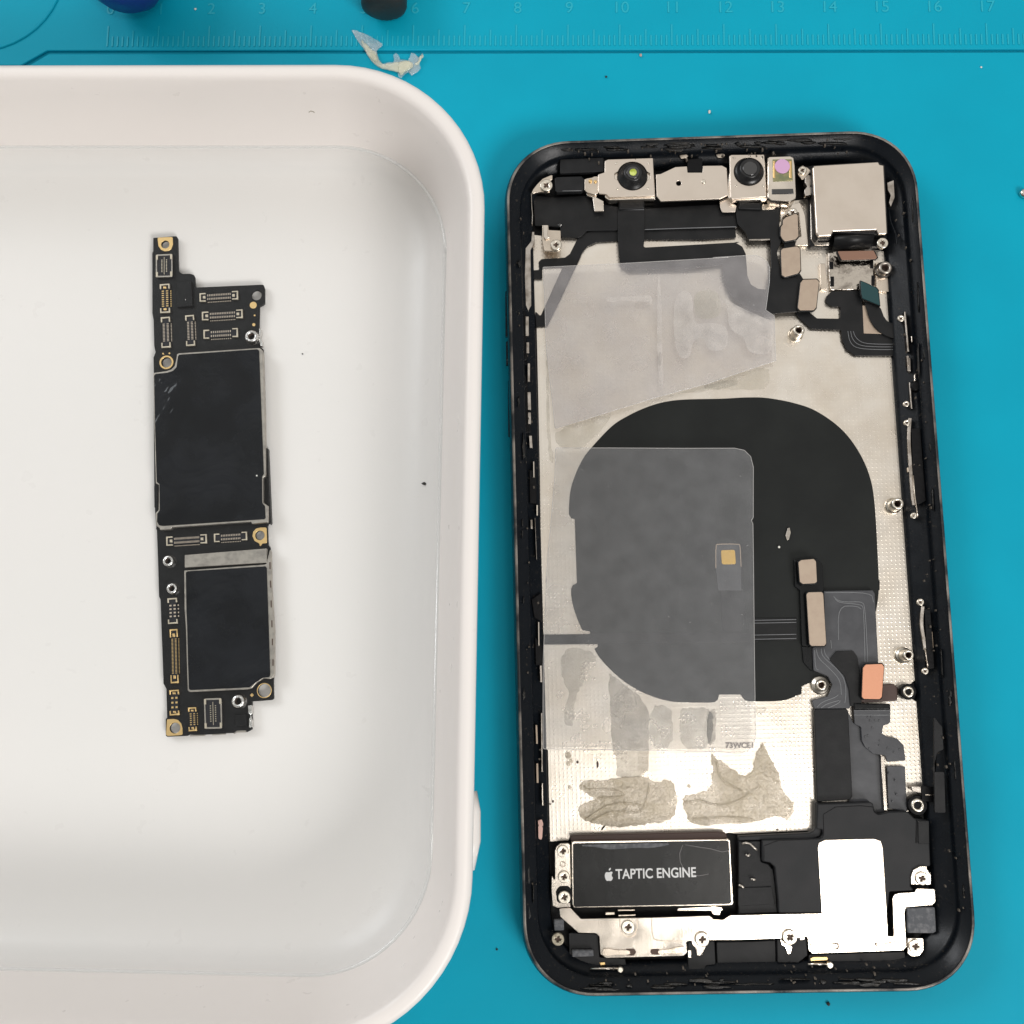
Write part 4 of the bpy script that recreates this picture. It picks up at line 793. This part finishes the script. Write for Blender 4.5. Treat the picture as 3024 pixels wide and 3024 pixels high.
# haptic module
te = plate('vibration_motor', .50, .26, 'bright_steel', ph, 'H', [(463,245),(478,232),(1740,215),(1757,228),(1783,738),(1768,757),(482,777),(468,745)], r=.015, bev=.012)
plate('black_label', .512, .02, 'motor_label', te, 'H', [(474,262),(490,250),(1733,226),(1746,240),(1766,730),(1752,745),(490,768),(480,750)], r=.02, bev=.005)
a0 = math.atan2((pt(.52, 'H', 1480, 528)-pt(.52, 'H', 820, 540)).y, (pt(.52, 'H', 1480, 528)-pt(.52, 'H', 820, 540)).x)
cc = (pt(.52, 'H', 822, 503)+pt(.52, 'H', 1480, 492))/2
tx = text('printed_words', 'TAPTIC ENGINE', cc, .225, a0, .5125, 'white_ink', te, .004, 1.0)
tw = max(v.co.x for v in tx.data.vertices)-min(v.co.x for v in tx.data.vertices); want = (pt(.52, 'H', 1480, 492)-pt(.52, 'H', 822, 503)).length
cx = cc.x-wloc(te).x
for v in tx.data.vertices: v.co.x = cx+(v.co.x-cx)*want/tw
ap = [(768,487),(788,478),(800,488),(790,502),(792,520),(802,530),(792,550),(780,558),(768,553),(756,558),(744,550),(734,525),(734,500),(746,483)]
plate('printed_logo', .5155, .006, 'white_ink', te, 'H', ap, sm=1, bev=.001)
plate('printed_logo', .5155, .006, 'white_ink', te, 'H', [(766,472),(768,458),(782,446),(784,460),(776,470)], sm=1, bev=.001)
for pp in ([(1370,262),(1345,330),(1348,400),(1380,460),(1440,500),(1500,515),(1580,500)], [(1390,262),(1500,280),(1600,295),(1690,320),(1740,310)]):
    tube('glue_line', [pt(.513, 'H', *q) for q in pp], .006, 'grey_ink', te, 6, .4)
plate('worn_patch', .514, .004, 'foam_grey', te, 'H', [(540,262),(650,260),(1250,245),(1260,265),(1100,290),(1000,285),(850,295),(760,300),(640,275),(560,275)], sm=1, bev=.001)
plate('side_bracket', .47, .05, 'bright_steel', ph, 'H', [(326,310),(340,275),(372,252),(440,250),(452,262),(458,600),(455,770),(350,778),(308,760),(298,620),(300,500),(328,560)], r=.03, bev=.01)
plate('rubber_surround', .49, .05, 'well_black', ph, 'H', [(335,640),(365,600),(440,598),(468,640),(466,740),(345,735)], r=.06, bev=.01)
screw('H', 392, 315, 49, .53, ph); screw('H', 402, 525, 49, .53, ph); screw('H', 405, 692, 52, .56, ph)
disc('locating_ring', pt(.48, 'H', 393, 420), px('H', 24), .49, .03, 'steel', ph, .006, hole=px('H', 15))
screw('H', 925, 935, 55, .50, ph); screw('H', 352, 1033, 52, .50, ph, 'dull_screw'); 
pk = plate('microphone', .40, .2, 'dark_plastic', ph, 'H', [(1410,1050),(1630,1045),(1640,1240),(1560,1250),(1540,1320),(1420,1320),(1410,1240)], r=.03, bev=.015)
plate('shiny_clip', .44, .05, 'bright_steel', pk, 'H', [(1440,1045),(1470,1040),(1560,1090),(1530,1150),(1510,1170),(1485,1165),(1480,1110),(1450,1080)], r=.01)
plate('shiny_clip', .42, .04, 'bright_steel', pk, 'H', [(1412,1120),(1440,1120),(1440,1185),(1412,1185)], r=.01)
screw('H', 1530, 1035, 58, .52, ph)
pk = plate('microphone', .40, .2, 'dark_plastic', ph, 'I', [(305,1270),(545,1250),(550,1400),(480,1460),(310,1460)], r=.03, bev=.015)
plate('shiny_clip', .44, .05, 'bright_steel', pk, 'I', [(330,1265),(370,1300),(430,1330),(415,1385),(395,1392),(370,1330),(345,1320)], r=.01)
plate('shiny_clip', .42, .04, 'bright_steel', pk, 'I', [(490,1250),(525,1248),(525,1275),(490,1280)], r=.01)
screw('I', 412, 1257, 58, .52, ph)
plate('screw_lug', .49, .05, 'bright_steel', ph, 'I', [(1368,840),(1368,780),(1390,720),(1440,692),(1495,690),(1500,720),(1530,760),(1530,842)], r=.03, bev=.01)
screw('I', 1458, 790, 52, .53, ph)
plate('screw_lug', .46, .05, 'bright_steel', ph, 'I', [(1342,1262),(1470,1262),(1472,1360),(1440,1405),(1385,1412),(1342,1390)], r=.03, bev=.01)
screw('I', 1408, 1330, 54, .50, ph)
plate('foam_pad', .46, .08, 'foam_grey', ph, 'I', [(1340,1025),(1560,1020),(1570,1210),(1545,1225),(1345,1222)], r=.02, bev=.02)
plate('foam_pad', .46, .08, 'foam_grey', ph, 'H', [(318,872),(400,866),(402,960),(322,965)], r=.02, bev=.02)
plate('foam_pad', .46, .08, 'foam_grey', ph, 'H', [(465,1120),(640,1120),(645,1172),(468,1178)], r=.02, bev=.02)
plate('bottom_block', .38, .2, 'dark_plastic', ph, 'H', [(440,980),(680,990),(690,1180),(900,1190),(910,1260),(450,1260)], r=.03)
plate('lightning_port', .36, .26, 'dark_plastic', ph, 'H', [(1640,1050),(1932,1045)], 'I', [(300,1275),(305,1500),(20,1510)], 'H', [(1650,1330)], r=.03, bev=.02)
plate('bottom_block', .38, .2, 'dark_plastic', ph, 'I', [(560,1395),(1320,1370),(1325,1440),(1300,1500),(1180,1505),(1150,1460),(760,1480),(560,1530)], r=.03)
plate('gold_contact', .41, .06, 'gold', ph, 'I', [(572,1422),(600,1412),(708,1412),(712,1438),(575,1445)], r=.015)
plate('gold_contact', .40, .06, 'gold', ph, 'H', [(692,1222),(735,1218),(740,1240),(700,1245)], r=.01)
tube('pentalobe_pin', [pt(.44, 'H', 612, 1272), pt(.44, 'H', 850, 1268)], .022, 'bright_steel', ph); disc('pin_head', pt(.46, 'H', 862, 1282), .055, .48, .1, 'screw_steel', ph, .02)
tube('pentalobe_pin', [pt(.44, 'I', 552, 1468), pt(.44, 'I', 712, 1468)], .022, 'bright_steel', ph); disc('pin_head', pt(.46, 'I', 728, 1478), .06, .48, .1, 'screw_steel', ph, .02)
plate('motor_contact', .42, .05, 'bright_steel', ph, 'H', [(1322,800),(1335,778),(1600,765),(1610,760),(1690,775),(1700,795),(1680,800),(1675,835),(1620,832),(1600,800)], r=.01)
plate('motor_contact', .40, .06, 'steel', ph, 'H', [(740,812),(815,810),(815,832),(740,835)], r=.008)
plate('motor_contact', .40, .05, 'steel', ph, 'H', [(845,832),(985,830),(985,842),(845,845)], r=.006)
plate('motor_contact', .42, .05, 'steel', ph, 'H', [(840,790),(980,788),(980,800),(840,802)], r=.006)
for zn, x, y in (('A', 1490, 225), ('A', 1790, 218), ('A', 1590, 290)):
    plate('top_contact', .50, .05, 'steel', ph, zn, [(x-38,y-12),(x+20,y-16),(x+36,y-4),(x+20,y+16),(x-25,y+18)], r=.012)
plate('top_block', .52, .1, 'well_black', ph, 'A', [(1520,250),(1640,240),(1640,350),(1520,350)], r=.02)
plate('top_block', .50, .1, 'dark_plastic', ph, 'A', [(480,250),(835,235),(838,350),(480,365)], r=.02)
# black gasket residue torn along the ledge
loops = []
for k in range(90):
    side = random.choice('LRTTBB'); i_ = random.uniform(.14, .27)
    if side in 'LR': x = (3.785-i_)*(1 if side == 'R' else -1); y = random.uniform(-6.4, 6.4); lx, ly = random.uniform(.01, .03), random.uniform(.05, .30)
    else: y = (7.545-i_)*(1 if side == 'T' else -1); x = random.uniform(-2.7, 2.7); lx, ly = random.uniform(.04, .25), random.uniform(.01, .035)
    c = Vector((PX+math.cos(PT)*x-math.sin(PT)*y, PY+math.sin(PT)*x+math.cos(PT)*y, .66)); loops.append([Vector((c.x+lx*math.cos(a)*q, c.y+ly*math.sin(a)*q, 0)) for a, q in [(2*math.pi*t/14, random.uniform(.6, 1.25)) for t in range(14)]])
import bmesh as _bm
bmm = _bm.new()
for k, L in enumerate(loops):
    m_ = plate_mesh([L], .64+.012*(k % 3), .05, .01); bmm.from_mesh(m_); bpy.data.meshes.remove(m_)
gm = bpy.data.meshes.new('gasket'); bmm.to_mesh(gm); bmm.free()
link('gasket_residue', gm, 'gasket_black', ph)['kind'] = 'stuff'
# dirt flecks caught on the dark ledges
B = []
for k in range(170):
    side = random.choice('LRTB'); i_ = random.uniform(.17, .45); z = .63 if i_ < .33 else .56
    if side in 'LR': x = (3.785-i_)*(1 if side == 'R' else -1); y = random.uniform(-6.3, 6.3)
    else: y = (7.545-i_)*(1 if side == 'T' else -1); x = random.uniform(-2.6, 2.6)
    q = Vector((PX+math.cos(PT)*x-math.sin(PT)*y, PY+math.sin(PT)*x+math.cos(PT)*y, 0)); s = random.uniform(.004, .014)
    if side in 'LR' and random.random() < .5: s *= .7
    B.append((q, Vector((s, s*.4, 0)), Vector((-s*.4, s*random.uniform(.8, 2), 0)), z-.06, z+.006))
V, F = boxes_mesh(B); o = mesh('dirt_flecks', V, F, 'dirt', ph, False); o['kind'] = 'stuff'

# ============================================================ FILMS
def sheet(name, z, m, *segs, r=.02, lab='', sag=.0, holes=()):
    P = rounded(poly(z, *segs), r); c = sum(P, Vector())/len(P); c.z = z
    me = plate_mesh([P], z, .012, .003); o = link(name, me, m, None); me.transform(Matrix.Translation(-c)); o.location = c
    tag(o, lab, 'plastic film', 'clear plastic films lying in the phone housing')
    E_ = [q+Vector((0, 0, .004)) for q in P]; tube('film_edge', E_+[E_[0]], .007, 'film_rim', o, 6)  # pale bead along the outline, a painted highlight on the film's edge
    B = []; xs = [q.x for q in P]; ys = [q.y for q in P]
    def inside(x, y):
        r_ = False
        for i in range(len(P)):
            a, b = P[i], P[i-1]
            if (a.y > y) != (b.y > y) and x < (b.x-a.x)*(y-a.y)/(b.y-a.y)+a.x: r_ = not r_
        return r_
    for k in range(70):
        x = random.uniform(min(xs), max(xs)); y = random.uniform(min(ys), max(ys))
        if inside(x, y):
            q = random.uniform(.003, .008); a = random.uniform(0, 3); d = Vector((math.cos(a), math.sin(a), 0))
            B.append((Vector((x, y, 0)), d*q*random.uniform(1, 2.5), Vector((-d.y, d.x, 0))*q, z, z+.012))
    mesh('dust_flecks', *boxes_mesh(B), 'dust', o, False)['kind'] = 'stuff'; return o
lf = sheet('plastic_film', .43, 'film_clear', 'C', [(445,780),(900,781),(1500,784)], 'D', [(215,685),(285,700),(330,745),(349,820),(348,1180),(335,1200),(346,1225),(350,1500)], 'E', [(1800,0),(1806,600),(1814,1150),(1795,1215),(1745,1258),(1690,1266),(1520,1255),(1000,1245),(300,1235),(298,1000),(300,600),(325,0)], 'C', [(365,1900),(385,1600),(405,1400),(438,1000)], r=.03,
           lab='clear rectangular plastic film over the black charging coil')
uf = sheet('plastic_film', .385, 'film_smudged', 'A', [(340,1130),(975,1100),(1932,1045)], 'B', [(0,1055),(350,1034),(420,1034),(470,1050),(515,1090),(532,1130),(530,1250),(500,1480),(570,1525),(582,1890)], 'D', [(512,60),(350,112),(0,232)], 'C', [(1640,265),(1250,372),(900,480),(440,622),(415,380),(370,0)], 'A', [(362,1650),(355,1400)], r=.02,
           lab='smudged translucent film with slanted lower edge, uppermost in the phone')
def smudge(zn, pts, m='glue_thin'):
    z = .3925; P = smooth(poly(z, zn, pts), 2); me = plate_mesh([P], z, .002, .0005)
    return link('glue_smudge', me, m, uf)
mixed('smudge_white', (.80, .76, .73), .05, var=(3.2, .34), gl=.02)
smudge('A', [(840,1370),(1000,1375),(1200,1350),(1235,1380),(1230,1440),(1190,1410),(1000,1400),(870,1420)], 'smudge_white')
smudge('A', [(1270,1200),(1300,1190),(1320,1932),(1270,1932)], 'smudge_white')
smudge('C', [(1275,0),(1318,0),(1325,300),(1290,320),(1280,200)], 'smudge_white')
smudge('A', [(1420,1330),(1560,1320),(1570,1600),(1680,1580),(1850,1600),(1850,1800),(1680,1820),(1660,1700),(1560,1720),(1540,1880),(1430,1860),(1400,1600)], 'smudge_white')
smudge('B', [(150,1370),(240,1430),(480,1540),(560,1570),(560,1850),(350,1830),(330,1700),(200,1640),(190,1480)], 'smudge_white')
smudge('A', [(1580,1320),(1760,1310),(1800,1440),(1780,1540),(1600,1560),(1570,1450)], 'glue_thin')

# ============================================================ LOOSE THINGS
z = .03
P = poly(z, 'O', [(530,110),(600,120),(760,190),(890,270),(880,300),(820,350),(850,450),(890,500),(960,480),(1010,480),(1020,460),(1010,400),(1040,375),(1075,400),(1090,450),(1180,460),(1215,370),(1260,385),(1300,430),(1355,360),(1330,440),(1310,480),(1325,550),(1290,590),(1220,635),(1180,590),(1120,640),(1100,665),(1070,650),(1060,590),(960,560),(880,555),(800,500),(770,460),(710,400),(700,370),(640,290),(580,200)])
c = sum(P, Vector())/len(P); c.z = 0
sc = thing('adhesive_scrap', 'crumpled yellowish clear scrap of adhesive on the mat by the tray corner', 'adhesive scrap', c)
link('flat_film', plate_mesh([jag(rounded(P, .02), .010)], .05, .03, .01), 'scrap_clear', sc)
for pts in ([(640,215),(680,240),(760,340),(815,355),(845,450),(890,505),(1000,485),(1060,470),(1180,465),(1250,490),(1200,560),(1120,590),(1060,590),(960,560),(880,550),(790,495),(730,420),(705,370),(660,290)],
            [(1100,470),(1180,460),(1240,500),(1160,570),(1100,640),(1075,600),(1060,520)], [(1250,490),(1300,470),(1355,362),(1330,440),(1300,500),(1260,510)], [(700,370),(800,380),(840,460),(790,480),(720,405)]):
    P = smooth(poly(.07, 'O', pts), 1)
    P = jag(P, .014, .035)
    link('crumpled_fold', plate_mesh([P], .075+random.uniform(0, .06), .05, .02), 'scrap_film', sc)
def capsule(name, x, y, r, zn, m, lab, cat, end=1.0, tilt=0):
    tip = pt(r, zn, x, y); V = []; prof = [(0, 0), (r*.5, r*.08*end), (r*.8, r*.30*end), (r*.95, r*.62*end), (r, r*end), (r, 2.5), (r*.9, 2.7), (r*.9, 7)]
    n = 24; F = []
    for q, l in prof:
        for k in range(n): a = 2*math.pi*k/n; V.append((q*math.cos(a), l, q*math.sin(a)))
    for j in range(len(prof)-1):
        for k in range(n): F.append((j*n+k, (j+1)*n+k, (j+1)*n+(k+1) % n, j*n+(k+1) % n))
    F.append(tuple(range((len(prof)-1)*n, len(prof)*n)))
    o = mesh(name, V, F, m, None); o.location = tip; tag(o, lab, cat); return o
capsule('blue_tool_handle', 462, 17, .78, 'P', 'blue_rubber', 'rounded end of a dark blue tool handle at the upper left edge', 'tool handle')
capsule('black_tool_handle', 1448, 46, .44, 'P', 'black_rubber', 'blunt black tool handle end above the ruler near number five', 'tool handle', .35)
c = pt(.1, 'X', 3028, 568); o = lathe('loose_screw', Vector((0, 0, 0)), [(.02, 0), (.085, .01), (.09, .05), (.07, .09), (.03, .10)], 'bright_steel', None); o.location = (c.x, c.y, .004); tag(o, 'tiny silver screw cut off by the right edge of the picture', 'screw')
speck('crumb', 'R', 745, 424, 7, .0, 'white_crumb', 'small white crumb on the mat above the phone', el=.7)
speck('crumb', 'R', 1770, 255, 4, .0, 'white_crumb', 'tiny white crumb on the mat right of the phone corner')
speck('crumb', 'R', 485, 210, 8, .0, 'pink_foil', 'beige crumb lying on the ruler groove below number ten', el=.6)
speck('crumb', 'R', 355, 291, 5, .0, 'dark_crumb', 'dark crumb on the mat below ruler number nine')
speck('crumb', 'P', 738, 36, 5, .0, 'white_crumb', 'white dot of debris between ruler numbers one and two')
speck('crumb', 'I', 712, 1780, 16, .0, 'dark_crumb', 'dark crumb on the mat below the bottom edge of the phone')
speck('crumb', 'Q', 1772, 728, 4, .0, 'dark_crumb', 'tiny dark crumb on the mat between tray and phone bottom corner')
